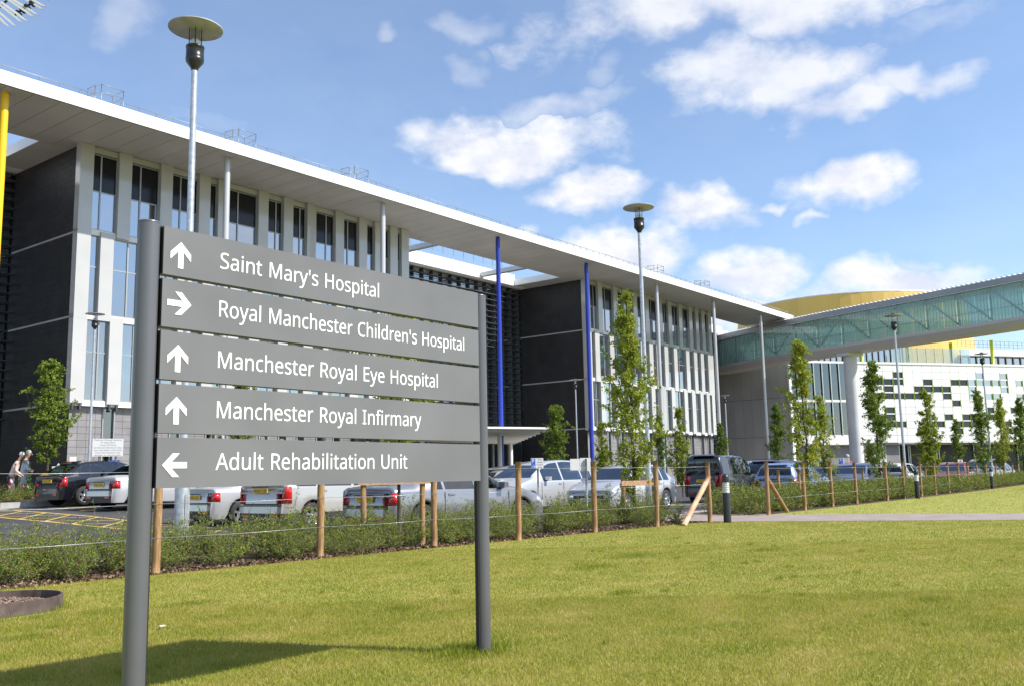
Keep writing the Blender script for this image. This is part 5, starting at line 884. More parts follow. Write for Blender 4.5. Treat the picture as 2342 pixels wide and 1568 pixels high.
        if kind in ('hatchback','people_carrier','van','city_car'):
            x = rw[0]-.02; b = MB(); zz = interp(prof, rw[0]+.03); b.tube([(rw[0]-.015, .0, zz+.02),(rw[0]+.0, -.32, zz+.09)], .012, 5); b.build('rear_wiper', M['black'], root)
            b = MB(); b.obox((rw[1]+.06, 0, interp(prof, rw[1]+.1)+.03), (.1,0,.03), (0,hw*.55,0), (-.006,0,.012)); b.build('spoiler', P, root)
    if badge:
        x = L/2-.03 if badge[1] > 0 else -L/2-.0; z = .60 if badge[1] > 0 else .90
        b = MB(); 
        vs = [(x+badge[1]*.045, .06*math.cos(t), z+.06*math.sin(t)) for t in np.linspace(0, 6.283, 17)[:-1]]; b.add(vs, [tuple(range(16))], M['signblue' ]); b.tube([*vs, vs[0]], .007, 5, M['rim']); bo_ = b.build('badge', None, root)
        if badge[0]: t = obj('lettering', text_mesh(badge[0], M['rim'], .05, .07, 'CENTER', .002), bo_, (x+badge[1]*.05, 0, z-.025)); t.rotation_euler = (0, 0, badge[1]*math.pi/2)
    if 'high' in lights: b = MB(); zz = interp(prof, rw[1]+.05); b.obox((rw[1]-.01, 0, zz+.03), (.02,0,0), (0,.14,0), (0,0,.016)); b.build('brake_light', M['redlens'], root)
    if roofrails:
        for s_ in (1,-1): b = MB(); b.tube([(-L/2+.5,s_*hw*.62,Hh-.03),(-L/2+.6,s_*hw*.62,Hh+.05),(.2,s_*hw*.62,Hh+.04),(.35,s_*hw*.62,Hh-.04)], .016, 6); b.build('roof_rail', M['black'], root)
    return root
car('hatchback','black',(17.1,31.3),4,'black hatchback behind the silver saloon at the far left, beside the flower bed', plate='NL56 OYO', lights='high')
car('saloon','silver',(17.35,28.2),3,'silver saloon partly hidden by the left sign post, rear facing the lawn', plate='Y444 SRE')
car('saloon','silver',(16.5,21.7),0,'silver saloon low behind the sign with rounded rear, left of the silver people carrier', plate='DX06 JKE', badge=None)
car('people_carrier','champagne',(16.3,18.6),1,'champagne silver people carrier with alloy wheels seen under the middle of the sign', plate='MX08 FUB', bumper='trim')
car('saloon','steelgrey',(15.3,13.85),-5,'steel grey saloon with yellow rear plate PJ10 BFF under the right half of the sign', plate='PJ10 BFF', badge=('',-1))
car('people_carrier','silver',(25.0,18.75),180,'silver people carrier facing left just right of the sign', plateF='MT09 XKL', lights='nogrille')
car('hatchback','silver',(26.1,16.1),181,'small silver hatchback with round headlights behind the parking sign post', plateF='AJ05 HYU', badge=('VW',1))
car('hatchback','beige',(32.1,20.0),180,'beige hatchback half hidden behind the big hornbeam and the silver hatchback', plateF='MA07 KPO')
car('van','black',(35.6,17.2),3,'black passenger van with tall rear door beyond the leaning brace', plate='YY09 LRA', cat='van', bumper='trim', lights='high')
car('city_car','paleblue',(34.3,13.75),0,'small pale blue car with yellow rear plate behind the right hedge', plate='HB04 ADX')
car('people_carrier','navy',(40.9,16.9),0,'dark people carrier with roof rails behind the small pale blue car', plate='LG05 TYE', lights='high', roofrails=True)
car('hatchback','black',(43.8,19.8),182,'black hatchback facing left between the van and the pale blue car', plateF='SK04 BHE')
car('saloon','white',(54.5,24.5),180,'white car far behind the black van near the grey wall', plateF='PK05 RNO')
car('hatchback','purple',(42.3,14.2),184,'slate blue hatchback facing left beyond the pale blue car', plateF='DG02 PSY', bumper='trim')
car('city_car','navy',(50.8,18.9),180,'small dark blue car behind the bonnet of the pale blue car', plateF='ML53 CAO')
car('city_car','white',(50.3,14.6),0,'small white car behind the second tree of the right hedge', plate='MF52 KDU')
car('hatchback','champagne',(56.2,16.2),0,'pale silver hatchback with red lights behind the middle lamp post of the right hedge', plate='KU06 WAE', lights='high')
car('hatchback','crimson',(54.3,13.0),184,'crimson hatchback facing left behind the right hedge fence posts', plateF='PO51 GTF')
car('hatchback','red',(66.0,17.2),180,'dark red car behind the crimson hatchback', plateF='ND03 HJA')
car('people_carrier','steelgrey',(62.9,13.4),182,'grey people carrier facing left beyond the crimson hatchback', plateF='YJ04 NKE')
car('saloon','silver',(72.5,14.6),180,'silver saloon farthest right behind the hedge', plateF='DN55 MVL')
car('saloon','steelgrey',(68.2,21.0),0,'grey saloon in the far row in front of the grey panelled building', plate='BX04 LKP')
car('saloon','silver',(29.2,23.3),180,'silver saloon roof showing above the bonnet of the silver people carrier', plateF='PN07 DWZ')
car('people_carrier','steelgrey',(33.6,26.9),180,'grey people carrier behind the sign post right edge in the far row', plateF='FE06 OHM')
car('saloon','navy',(4.75,17.1),171,'dark navy saloon cut off by the left edge of the picture', plate='MV54 RTX')

# ------------------------------------------------------------------ leaves, trees, hedges
def leaf_quads(P, size, flat=.5, mean=None):
    n = len(P); u = rng.normal(size=(n, 3)); u /= np.linalg.norm(u, axis=1)[:, None]; w = rng.normal(size=(n, 3)); w[:, 2] *= flat; v = np.cross(u, w); v /= np.linalg.norm(v, axis=1)[:, None]
    s = (size*rng.uniform(.6, 1.35, n))[:, None]; V = np.stack([P-u*s*.5, P+v*s*.3, P+u*s*.5, P-v*s*.3], 1); return V.reshape(-1, 3), np.arange(n*4).reshape(-1, 4)
def leaf_obj(name, P, size, m, tint, parent, flat=.5):
    V, F = leaf_quads(P, size, flat); return obj(name, np_mesh(name, V, F, m, np.repeat(tint, 4)), parent)
def tree(name, h, r, nleaf, lsize, m, trunk_r=.04, clear=.5, stems=1, gappy=.5, seed=0, base_tint=.45, top=.35, barkm='bark'):
    """upright young tree: a tapered stem, rising limbs, twigs and leaves set along the twigs"""
    rd = random.Random(seed); rg = np.random.default_rng(seed+5); root = empty(name, (0,0,0)); b = MB(); pts = []; tw = []
    st = []
    for s_ in range(stems):
        a = rd.uniform(0, 6.28); off = 0 if s_ == 0 else r*.35; hh = h*(1 if s_ == 0 else rd.uniform(.55,.75)); p = Vector((0,0,-.05)); P_ = [p]
        for k in range(1, 9): t = k/8; P_.append(Vector((off*math.cos(a)*t+rd.gauss(0,.02*h/4), off*math.sin(a)*t+rd.gauss(0,.02*h/4), hh*t)))
        b.tube(P_, [trunk_r*(1-.85*k/8)+.003 for k in range(9)], 8, M[barkm]); st.append((P_, hh))
    nb_ = int(62*h/4)
    for k in range(nb_):
        P_, hh = rd.choice(st); t = rd.uniform(clear/hh, .97); i = min(7, int(t*8)); p0 = P_[i].lerp(P_[i+1], t*8-i); a = rd.uniform(0, 6.28)
        tt = (t-clear/hh)/(1-clear/hh); env = r*(min(1, (tt+.10)*4.5)*(1-tt)**.75*1.15+top*.14); L_ = env*rd.uniform(.5,1.2)
        d = Vector((math.cos(a), math.sin(a), rd.uniform(.9, 1.9))).normalized(); ln = L_/max(.25, math.hypot(d.x, d.y)); p1 = p0+d*ln*.5+Vector((0,0,.02)); p2 = p0+d*ln+Vector((0,0,ln*.12)); p2.z = min(p2.z, h*1.0)
        b.tube([p0,p1,p2], [trunk_r*.22*(1-.6*t)+.002,.004,.002], 4, M[barkm], cap=False)
        for q in range(7):
            f = rd.uniform(.15, 1.05); c = p0.lerp(p2, f); sp = .07+.13*env*(1-.4*f); e = c+Vector((rd.gauss(0,sp), rd.gauss(0,sp), rd.gauss(0,sp*.8))); tw.append((c, e, rd.random()))
    T = np.array([[*c, *e] for c, e, _ in tw]); ct = np.array([x for *_, x in tw]); idx = rg.integers(0, len(T), nleaf); f = rg.uniform(0, 1.1, nleaf)[:, None]
    keep = rg.random(len(T)) > gappy*.35; idx = idx[keep[idx]]; f = f[:len(idx)]
    P = T[idx, :3]*(1-f)+T[idx, 3:]*f+rg.normal(0, .032, (len(idx), 3)); tint = np.clip(base_tint+.22*(ct[idx]-.5)+rg.normal(0, .17, len(idx)), 0, 1)
    P[:, 2] = np.maximum(P[:, 2], .06)
    b.build('trunk', None, root); leaf_obj('crown', P, lsize, m, tint, root); return root
big = tree('hornbeam_tree', 5.2, .60, 19000, .058, HORN, .04, .55, 1, .5, 3, .55, .5)
place(big, (18.62, 11.2, 0)); tag(big, 'tallest hornbeam sapling, yellow-green, right of the sign in the left hedge', 'tree')
t = tree('hornbeam_tree', 3.75, .75, 6500, .07, HORN, .03, 1.0, 1, .3, 11, .55); place(t, (10.95, 10.95, 0)); tag(t, 'young tree behind the sign whose bare stem stands between two stakes', 'tree')
v1 = tree('hornbeam_tree', 4.6, .58, 12000, .066, HORN, .04, .5, 1, .55, 21, .6, .5)
v2 = tree('hornbeam_tree', 4.5, .58, 12000, .066, HORNG, .04, .5, 1, .45, 22, .5, .6)
v3 = tree('street_tree', 5.0, .85, 11000, .085, HORNG, .05, 1.2, 1, .35, 23, .6, .5)
v4 = tree('hornbeam_tree', 4.2, .60, 11000, .072, HORN, .035, .4, 2, .5, 24, .5, .4)
G1 = 'columnar trees along the car park'
TR = [(v1,(29.3,11.3,0),1.12,0,'tall thin hornbeam with golden leaves next to the second fence post of the right hedge'),(v2,(37.2,11.5,0),1.16,1,'dense dark green hornbeam in the right hedge, in front of the bridge pier'),
 (v4,(47.4,12.3,0),1.15,2,'orange-tinged hornbeam in front of the white tiles beside the middle lamp post'),(v2,(58.6,12.4,0),1.2,3,'slim dark hornbeam before the white tiles, left of the farthest bollard'),(v1,(64.6,12.5,0),1.14,4,'hornbeam behind the farthest bollard light, next to the right lamp post'),(v2,(71.2,12.6,0),1.26,5,'hornbeam at the right edge of the picture'),
 (v3,(16.1,33.5,gz(16.1,33.5)+.05),1,0,'round-topped green tree on a clear stem before the dark wall at the left'),(v3,(19.6,27.3,gz(19.6,27.3)),.97,1,'green tree mostly hidden behind the left part of the sign'),(v3,(41.1,29.4,0),.98,2.5,'green tree in front of the dark wall between the blue columns'),
 (v2,(49,27.6,0),1.0,2,'slim green tree in front of the pale fins, right of the big lamp post'),(v4,(40.7,21.8,0),1.02,3.7,'spreading tree just left of the black van roof'),(v4,(34.1,22.0,0),.8,5,'thin tree left of the tallest hornbeam'),
 (v2,(65.1,31.5,0),1.05,3,'small green tree at the right end of the pale fins'),(v2,(43.6,18.2,0),.95,4.4,'green tree in front of the grey panelled wall right of the black van'),(v1,(41.2,15.1,0),.93,2,'hornbeam close behind the thin golden hornbeam'),(v2,(67.3,15.7,0),.95,1,'small distant tree before the ground floor door of the white tiled building')]
used = set()
for src, p, s, rz, l in TR:
    o = src if id(src) not in used else copy_tree(src); used.add(id(src)); place(o, p, rz, s); tag(o, l, 'tree', G1)
# conifer
P = []; 
for i in range(2600):
    z = random.random()**.8*1.75; r = .26*(1-z/1.85)**.7*math.sqrt(random.random()); a = random.uniform(0, 6.28); P.append((r*math.cos(a), r*math.sin(a), .1+z))
cf_ = empty('conifer', (16.9, 36.8, gz(16.9,36.8)+.1), 0, 'narrow pointed conifer behind the two walking people', 'shrub'); P = np.array(P); V, F = leaf_quads(P, .09); leaf_obj('foliage', P, .10, CONI, rng.random(len(P)), cf_, .2)
b = MB(); b.tube([(0,0,-.1),(0,0,1.5)], [.04,.01], 6); b.build('stem', M['bark'], cf_)
# shrubs: cotoneaster-like bushes with arching twigs
def shrub(seed, h, r, nleaf, ls, up=.35, mtl=ROSE):
    rd = random.Random(seed); rg = np.random.default_rng(seed); b = MB(); segs = []
    for k in range(26):
        a = rd.uniform(0, 6.28); tilt = rd.uniform(.15, 1.15) if rd.random() > up*.4 else rd.uniform(0, .2); ln = h*rd.uniform(.65, 1.1)*(1.35 if tilt < .2 else 1)
        p = Vector((rd.gauss(0,.04), rd.gauss(0,.04), -.02)); d = Vector((math.sin(tilt)*math.cos(a)*r/h*1.3, math.sin(tilt)*math.sin(a)*r/h*1.3, math.cos(tilt))); pts = [p]
        for q in range(4): d = (d+Vector((rd.gauss(0,.15), rd.gauss(0,.15), -.05+rd.gauss(0,.08)))); p = p+d.normalized()*ln/4; p.z = max(.03, p.z); pts.append(p.copy())
        b.tube(pts, [.007,.006,.005,.003,.0015], 4, M['barkyoung'], cap=False)
        for q in range(4): segs.append((*pts[q], *pts[q+1]))
        for q in range(5):
            i = rd.randint(1, 3); c = pts[i].lerp(pts[i+1], rd.random()); e = c+Vector((rd.gauss(0,.12), rd.gauss(0,.12), rd.gauss(.05,.1)))*h/.6; e.z = max(.04, e.z); b.tube([c,e], [.003,.0012], 3, M['barkyoung'], cap=False); segs.append((*c, *e)); segs.append((*c, *e))
    T = np.array(segs); idx = rg.integers(0, len(T), nleaf); f = rg.random(nleaf)[:, None]; P = T[idx, :3]*(1-f)+T[idx, 3:]*f+rg.normal(0, .016, (nleaf, 3)); P[:, 2] = np.maximum(P[:, 2], .015)
    low_ = np.clip(1-P[:, 2]/(h*.5), 0, 1); keep = rg.random(nleaf) > low_*.35; P = P[keep]
    t = np.clip(rg.normal(.45, .2, len(P))+(rg.random(len(P)) < .09)*.5, 0, 1); V, F = leaf_quads(P, ls); o = len(V)
    wm = bpy.data.meshes.new('shrub'); wv = np.array(b.v); wf = b.f
    allf = wf+[tuple(int(i)+len(b.v) for i in q) for q in F]; wm.from_pydata(np.concatenate([wv, V]).tolist(), [], allf); wm.materials.append(M['barkyoung']); wm.materials.append(mtl)
    mi = np.zeros(len(allf), dtype=np.int32); mi[len(wf):] = 1; wm.polygons.foreach_set('material_index', mi); a = wm.attributes.new('tint', 'FLOAT', 'POINT'); a.data.foreach_set('value', np.concatenate([np.zeros(len(wv)), np.repeat(t, 4)]).astype(np.float32)); wm.update(); return wm
SH = [shrub(100+i, .62, .5, 2600, .026, [.5,.9,.3,.6][i]) for i in range(4)]
SF = [shrub(120+i, .66, .5, 1700, .038, .4) for i in range(3)]
def hedge(loc, label, pts, meshes, zf=lambda x, y: 0, sc=(.68, .94)):
    r = empty('hedge', (*loc, 0), 0, label, 'hedge')
    for x, y, s in pts:
        o = obj('shrub', random.choice(meshes), r, (x-loc[0], y-loc[1], zf(x, y))); k = s*random.uniform(*sc); o.scale = (k, k, k*random.uniform(.85, 1.1)); o.rotation_euler = (0, 0, random.uniform(0, 6.28))
pts = []
x = -.5
while x < 18.9:
    for row in (.55, 1.02, 1.5, 1.95): 
        if random.random() > (.1 if row > 1 else .26): pts.append((x+random.uniform(-.15,.15), bedline(x)+row*.92+random.uniform(-.1,.1), .8 if row < .8 else 1.0))
    x += .42
hedge((10,11.4), 'long ragged hedge of small-leaved shrubs between the lawn and the parked cars', pts, SH)
pts = []; x = 22.6
while x < 84:
    for row in (.75, 1.25, 1.8):
        if random.random() > .05: pts.append((x+random.uniform(-.15,.15), bedline(x)+row*.9+random.uniform(-.1,.1)-(.25 if x < 23 and row < 1 else 0), 1.02))
    x += .5 if x < 40 else .68
hedge((45,11.6), 'dense green hedge beyond the footpath running towards the white tiled building', pts, SF, sc=(.9, 1.1))
pts = [(random.uniform(13.4,18.8), random.uniform(32.8,35.6), 1.05) for _ in range(30)]
hedge((16,34), 'shrubs of the far flower bed with pink and white blooms beside the black hatchback', pts, SF, lambda x, y: gz(x, y)+.1)
pts = [(random.uniform(19.5,22.2), random.uniform(24.4,26.2), .95) for _ in range(12)]
hedge((21,25.3), 'low shrubs in the island bed behind the silver saloon', pts, SF, lambda x, y: gz(x, y)+.05)
# flowers in the far bed
for i in range(16):
    x, y = random.uniform(13.5,15.6), random.uniform(32.8,34.2); z = gz(x, y)+random.uniform(.55,.85); pk = random.random() < .55
    f = MB()
    for k in range(6): a = k*1.05; f.add([(0,0,0),(.045*math.cos(a-.45),.045*math.sin(a-.45),.02),(.07*math.cos(a),.07*math.sin(a),.03),(.045*math.cos(a+.45),.045*math.sin(a+.45),.02)], [(0,1,2,3)])
    f.tube([(0,0,-.5),(0,0,0)], .004, 4, M['barkyoung'])
    o = f.build('flower', M['flowerP' if pk else 'flowerW']); o.location = (x, y, z); o.rotation_euler = (.9, random.random(), random.random())
    tag(o, 'pink bloom in the far flower bed by the black hatchback' if pk else 'white bloom in the far flower bed by the black hatchback', 'flower', 'pink blooms in the far bed' if pk else 'white blooms in the far bed')
# bark chips and leaf litter on the bed edge
n = 9000; xx = rng.uniform(2, 19.1, n); yy = 10.32-.045*(xx-6)+np.abs(rng.normal(0, .35, n))-.02; P = np.stack([xx, yy, rng.uniform(.0, .02, n)], 1); V, F = leaf_quads(P, .045, .3)
o = obj('leaf_litter', np_mesh('leaf_litter', V, F, leafmat('litter', [(0,(.05,.03,.02)),(.6,(.16,.09,.05)),(1,(.34,.25,.17))], .0), np.repeat(rng.random(n), 4))); tag(o, 'bark chips and dead leaves along the lawn edge', 'litter', kind='stuff')

# ------------------------------------------------------------------ fences, stakes, brace
def log(b, p0, p1, r, m, n=12):
    p0, p1 = Vector(p0), Vector(p1); pts = [p0.lerp(p1, k/6)+Vector((random.gauss(0,.003), random.gauss(0,.003), 0)) for k in range(7)]; pts[0] = p0; pts[-1] = p1
    b.tube(pts, [r*random.uniform(.96, 1.05) for _ in pts], n, m)
def fence(label, loc, posts, wz, brace, pr=.05):
    r = empty('wire_fence', (*loc, 0), 0, label, 'fence'); O = Vector((*loc, 0))
    for i, (x, y) in enumerate(posts):
        b = MB(); h = 1.32+random.uniform(-.03,.03); ln = random.gauss(0,.012); log(b, (0,0,-.1), (ln,random.gauss(0,.012),h), pr, M['wood']); b.build('fence_post', None, r, (x-loc[0], y-loc[1], 0))
    for z in wz:
        b = MB()
        for (x0, y0), (x1, y1) in zip(posts, posts[1:]):
            a = Vector((x0,y0-pr-.004,z)); c = Vector((x1,y1-pr-.004,z)); b.tube([a-O, (a+c)/2-O-Vector((0,0,.012)), c-O], .0028, 4, None)
        b.build('wire', M['wire'], r)
    for p0, p1, m, rr in brace:
        b = MB(); log(b, Vector(p0)-O, Vector(p1)-O, rr, M[m]); b.build('brace', None, r)
random.seed(5)
fence('timber post and wire fence along the lawn edge, from the left to the nearest bollard', (12,10), [(-2.2,10.75),(.9,10.55),(3.8,10.5),(6.35,10.42),(8.84,10.40),(11.04,10.3),(12.78,9.98),(14.99,9.9),(17.1,9.78),(19.0,9.55)], (.42,.82,1.2), [((17.55,9.42,.0),(18.93,9.5,.97),'paletim',.055)])
fence('timber post and wire fence along the hedge beyond the footpath', (45,11), [(22.45,9.7),(25.6,10.0),(28.3,10.2),(30.9,10.35),(33.9,10.3),(36.6,10.5),(39.2,10.6),(41.8,10.75),(44.6,10.9),(47.3,11.1),(50.0,11.3),(53.0,11.55),(56.5,11.85),(60,12.1),(64,12.4),(68,12.7),(72,13.1),(77,13.6)], (.4,.78,1.15), [((24.0,9.85,.02),(22.52,9.75,.95),'wood',.05)])
def stake_pair(label, loc, a, b_, h, plank=True):
    r = empty('tree_stake', (*loc, 0), 0, label, 'tree stake')
    for (x, y) in (a, b_): b = MB(); log(b, (0,0,-.1), (random.gauss(0,.02),0,h), .046, M['wood']); b.build('stake', None, r, (x-loc[0], y-loc[1], 0))
    if plank:
        c = (Vector(a)+Vector(b_))/2; d = Vector(b_)-Vector(a); b = MB(); e = d.normalized()*.12; n_ = Vector((-d.y,d.x)).normalized(); b.obox((c.x-loc[0]-n_.x*.06, c.y-loc[1]-n_.y*.06, h-.1), ((d/2+e).x,(d/2+e).y,0), (n_.x*.016,n_.y*.016,0), (0,0,.055)); b.build('crossbar', M['plank'], r)
    else:
        pass
stake_pair('two stakes with a rough plank holding the young tree behind the sign', (10.95,10.8), (10.35,11.15), (11.25,10.75), 1.13)
stake_pair('two stakes and crossbar around the tallest hornbeam', (18.6,11.0), (18.0,11.1), (18.9,10.85), .97)
stake_pair('stakes of the golden hornbeam in the right hedge', (27.5,11.2), (26.3,11.0), (27.7,10.95), 1.1, False)
stake_pair('stakes of the dark green hornbeam in front of the pier', (36.9,11.3), (35.2,11.5), (36.3,11.1), 1.15, False)
stake_pair('stakes of the orange-tinged hornbeam beside the middle lamp', (44.8,12.1), (42.2,12.0), (44.9,11.9), 1.2, False)
stake_pair('stakes of the round-topped tree at the left', (15.9,33.3), (15.5,32.9), (16.3,33.1), 1.1); 
# bollard lights
def bollard():
    r = empty('bollard_light', (0,0,0)); b = MB(); b.lathe([(.082,-.05),(.082,.62),(.078,.63)], 28); b.build('base', M['bollard'], r)
    b = MB(); prof = [(.07,.625)]
    for k in range(6): z = .635+k*.037; prof += [(.078,z),(.078,z+.024),(.066,z+.028),(.066,z+.036)]
    b.lathe(prof, 28); b.build('louvred_lens', M['lens'], r)
    b = MB(); b.lathe([(.0835,.855),(.0835,.93),(.075,.985),(.05,1.02),(.02,1.035),(.0005,1.037)], 28); b.build('cap', M['bollard'], r); return r
bo = bollard(); BL = [((18.95,9.12,0),'nearest black bollard light at the corner of lawn and path, beside the leaning brace'),((36.2,9.93,0),'middle bollard light in front of the right hedge'),((53.0,10.9,0),'farthest bollard light near the right edge')]
for i, (p, l) in enumerate(BL): o = bo if i == 0 else copy_tree(bo); place(o, p); tag(o, l, 'bollard', 'bollard lights')

# ------------------------------------------------------------------ signs on posts
def face_sign(name, loc, z0, w, h, rot, label, posts, lines=(), blue=None, back='signwhite', front='signwhite', ph=None, sizes=.05, cat='sign', grp=None):
    r = empty(name, (*loc, gz(*loc) if loc[1] > 15 else 0), rot, label, cat, grp)
    b = MB(); b.box((-w/2,-.012,z0),(w/2,.0,z0+h)); p = b.build('sign_board', M[front], r)
    for px_, rr in posts: b = MB(); b.tube([(px_,.045,-.1),(px_,.045,ph or z0+h-.02)], rr, 12); b.build('post', M['steel'], r)
    if lines:
        n_ = len(lines); 
        for i, t_ in enumerate(lines):
            hh = h*.55/n_; l = obj('lettering', text_mesh(t_, M['ink'], hh, min(w*.9, len(t_)*hh*.82) if not blue else min(w*.5, len(t_)*hh*.8), 'CENTER', .0006), p, ((w*.22 if blue else 0), -.0135, z0+h*(1-(i+.82)/n_)))
    if blue:
        q = MB(); q.box((-w/2+.01,-.016,z0+.01),(-w/2+w*.36,-.0125,z0+h-.01)); q = q.build('blue_panel', M['signblue'], p)
        obj('lettering', text_mesh('P', M['lettering'], h*.34, h*.2, 'CENTER', .0006), q, (-w/2+w*.185, -.0175, z0+h*.56))
        s = MB(); cx, cz, k = -w/2+w*.185, z0+h*.24, h*.16       # wheelchair pictogram
        s.tube([(cx+k*.75*math.cos(t), -.017, cz-k*.2+k*.75*math.sin(t)) for t in np.linspace(2.2, 6.6, 12)], k*.1, 4); s.tube([(cx-k*.2,-.017,cz+k*1.0),(cx-k*.1,-.017,cz+k*.1),(cx+k*.6,-.017,cz+k*.05),(cx+k*.95,-.017,cz-k*.8)], k*.14, 4); s.tube([(cx-k*.22,-.017,cz+k*1.3),(cx-k*.2,-.017,cz+k*1.31)], k*.22, 6); s.build('wheelchair_symbol', M['lettering'], q)
    return r
FW = math.atan2(-.612, -.779)+math.pi/2+math.pi/2*0   # boards turned to face the lawn
fr = R_(-52+0)
face_sign('parking_notice', (17.45,31.9), 1.55, 1.0, .62, R_(-28), 'white parking charge notice on two grey posts left of the big sign', [(-.27,.03),(.27,.03)], ["Parking Charge Notices","In Operation","Drop Off Zone","20 Minutes Maximum Stay","You must obtain a free ticket","from the machine and","display on windscreen"])
DL = ["Blue","badge","holders","only"]; GD = 'disabled bay signs'
face_sign('disabled_bay_sign', (20.2,15.1), 1.27, .34, .27, R_(-38), 'blue and white disabled bay sign in front of the silver people carrier', [(.03,.025)], DL, True, grp=GD)
face_sign('disabled_bay_sign', (45.9,20.6), 1.3, .5, .34, R_(-40), 'blue and white disabled bay sign just right of the black van', [(.03,.025)], DL, True, grp=GD)
face_sign('disabled_bay_sign', (48,22.4), 1.3, .5, .34, R_(-40), 'small blue and white disabled bay sign between the beige car and the black van', [(.03,.025)], DL, True, grp=GD).location = (41.6, 25.6, 0)
face_sign('disabled_bay_sign', (45.2,15.6), 1.3, .5, .34, R_(-55), 'blue and white disabled bay sign behind the bonnet of the pale blue car', [(.03,.025)], DL, True, grp=GD)
for (p, l) in (((21.0,14.1), 'grey backs of two bay signs on one post left of the tallest hornbeam'), ((43.9,13.4), 'bay sign on a grey post seen from behind at the slate blue hatchback'), ((55.6,12.9), 'bay sign seen from behind in front of the crimson hatchback')):
    r = face_sign('bay_sign_back', p, 1.18, .30, .34, R_(142), l, [(0,.028)], ph=1.5); b = MB(); b.box((.16,-.012,1.2),(.42,0,1.5)); b.build('sign_board', M['signwhite'], r) if p[0] < 22 else None
r = face_sign('notice_board', (17.7,35.9), .75, .44, .5, R_(-20), 'white smoking notice with a pointed top on the dark wall at the left', [(0,.02)], ["No Smoking","on this site","please use","the shelter"])
b = MB(); b.prism([(-.07,1.255),(.07,1.255),(0,1.38)], -.012, 0); b.build('pointed_top', M['signwhite'], r)
face_sign('wall_plate', (18.3,36.0), 1.2, .24, .42, R_(-20), 'blank white plate above and right of the smoking notice', [(0,.02)])
face_sign('notice_board', (52.5,36.2), 1.3, 1.5, .6, R_(-38), 'low white board before the dark wall left of the second blue column', [(-.6,.04),(.6,.04)])
r = empty('ticket_machine', (18.2,32.8,gz(18.2,32.8)), R_(-30), 'blue parking ticket machine just left of the left sign post', 'ticket machine'); b = MB(); b.box((-.17,-.12,0),(.17,.12,1.35)); b.build('cabinet', M['signblue'], r); b = MB(); b.box((-.1,-.128,1.0),(.1,-.1205,1.2)); b.build('label_panel', M['signwhite'], r); b = MB(); b.box((-.19,-.14,1.352),(.19,.14,1.42)); b.build('lid', M['signblue'], r)
# ------------------------------------------------------------------ sculpture and steel ring planter
PL = empty('steel_planter', (3.58,8.72,0), 0, 'low oval ring of weathered steel filled with gravel at the lower left', 'planter'); b = MB(); ring_ = []
for k in range(48):
    t = 2*math.pi*k/48; r = .70*(1+.07*math.cos(2*t+.6)+.035*math.cos(3*t)+.02*math.sin(5*t)); ring_.append((r*math.cos(t)*1.0, r*math.sin(t)*.92))
z0, z1 = -.02, .115; vs = [(x*s, y*s, z) for (s, z) in ((1,z0),(1,z1),(.975,z1),(.975,z0)) for x, y in ring_]; fs = []
for j in range(3):
    for k in range(48): a = j*48+k; c = j*48+(k+1) % 48; fs.append((a, c, c+48, a+48))
b.add(vs, fs, None, False); b.build('ring', M['corten'], PL)
b = MB(); b.add([(x*.974, y*.974, .045) for x, y in ring_], [tuple(range(48))]); b.build('soil', M['mulch'], PL)
b = MB()
for i in range(2600):
    t = random.uniform(0, 6.28); rr = .64*math.sqrt(random.random()); c = Vector((rr*math.cos(t), rr*math.sin(t)*.92, .052+random.uniform(0,.012))); s = random.uniform(.008,.02)
    u = Vector((random.gauss(0,1), random.gauss(0,1), random.gauss(0,.4))).normalized(); w = u.cross(Vector((0,0,1))).normalized(); q = u.cross(w); b.add([c-u*s, c+w*s*.7, c+u*s, c-w*s*.7, c+q*s*.5, c-q*s*.5], [(0,1,4),(1,2,4),(2,3,4),(3,0,4),(1,0,5),(2,1,5),(3,2,5),(0,3,5)])
o = b.build('gravel', M['stone'], PL); o['kind'] = 'stuff'
SC = empty('wing_sculpture', (3.05,8.45,0), 0, 'white wing-like sculpture of thin blades cut off by the top left corner', 'sculpture')
u = Vector((.62,-.785,0)); fw = Vector((.779,.612,0))
b = MB(); tp = Vector((.57,-.17,.125)); b.add([tp, tp-u*.95, tp-u*.95+Vector((0,0,.95)), tp+fw*.04, tp-u*.95+fw*.04, tp-u*.95+fw*.04+Vector((0,0,.95))], [(0,2,1),(3,4,5),(0,3,5,2),(1,2,5,4),(0,1,4,3)]); b.build('base_plate', M['concrete'], SC)
b = MB(); b.tube([u*-.48+Vector((0,0,.1)), u*-.5+Vector((0,0,2.6)), u*-.3+Vector((0,0,5.35))], [.06,.05,.035], 12); b.build('mast', M['steel'], SC)
def scp(px, py, d=7.9):
    v = ROT @ Vector(((px-1171)/2159.8, (784-py)/2159.8, -1)); return Vector((v.x*d, v.y*d, CAM_H+v.z*d))-Vector((3.05,8.45,0))
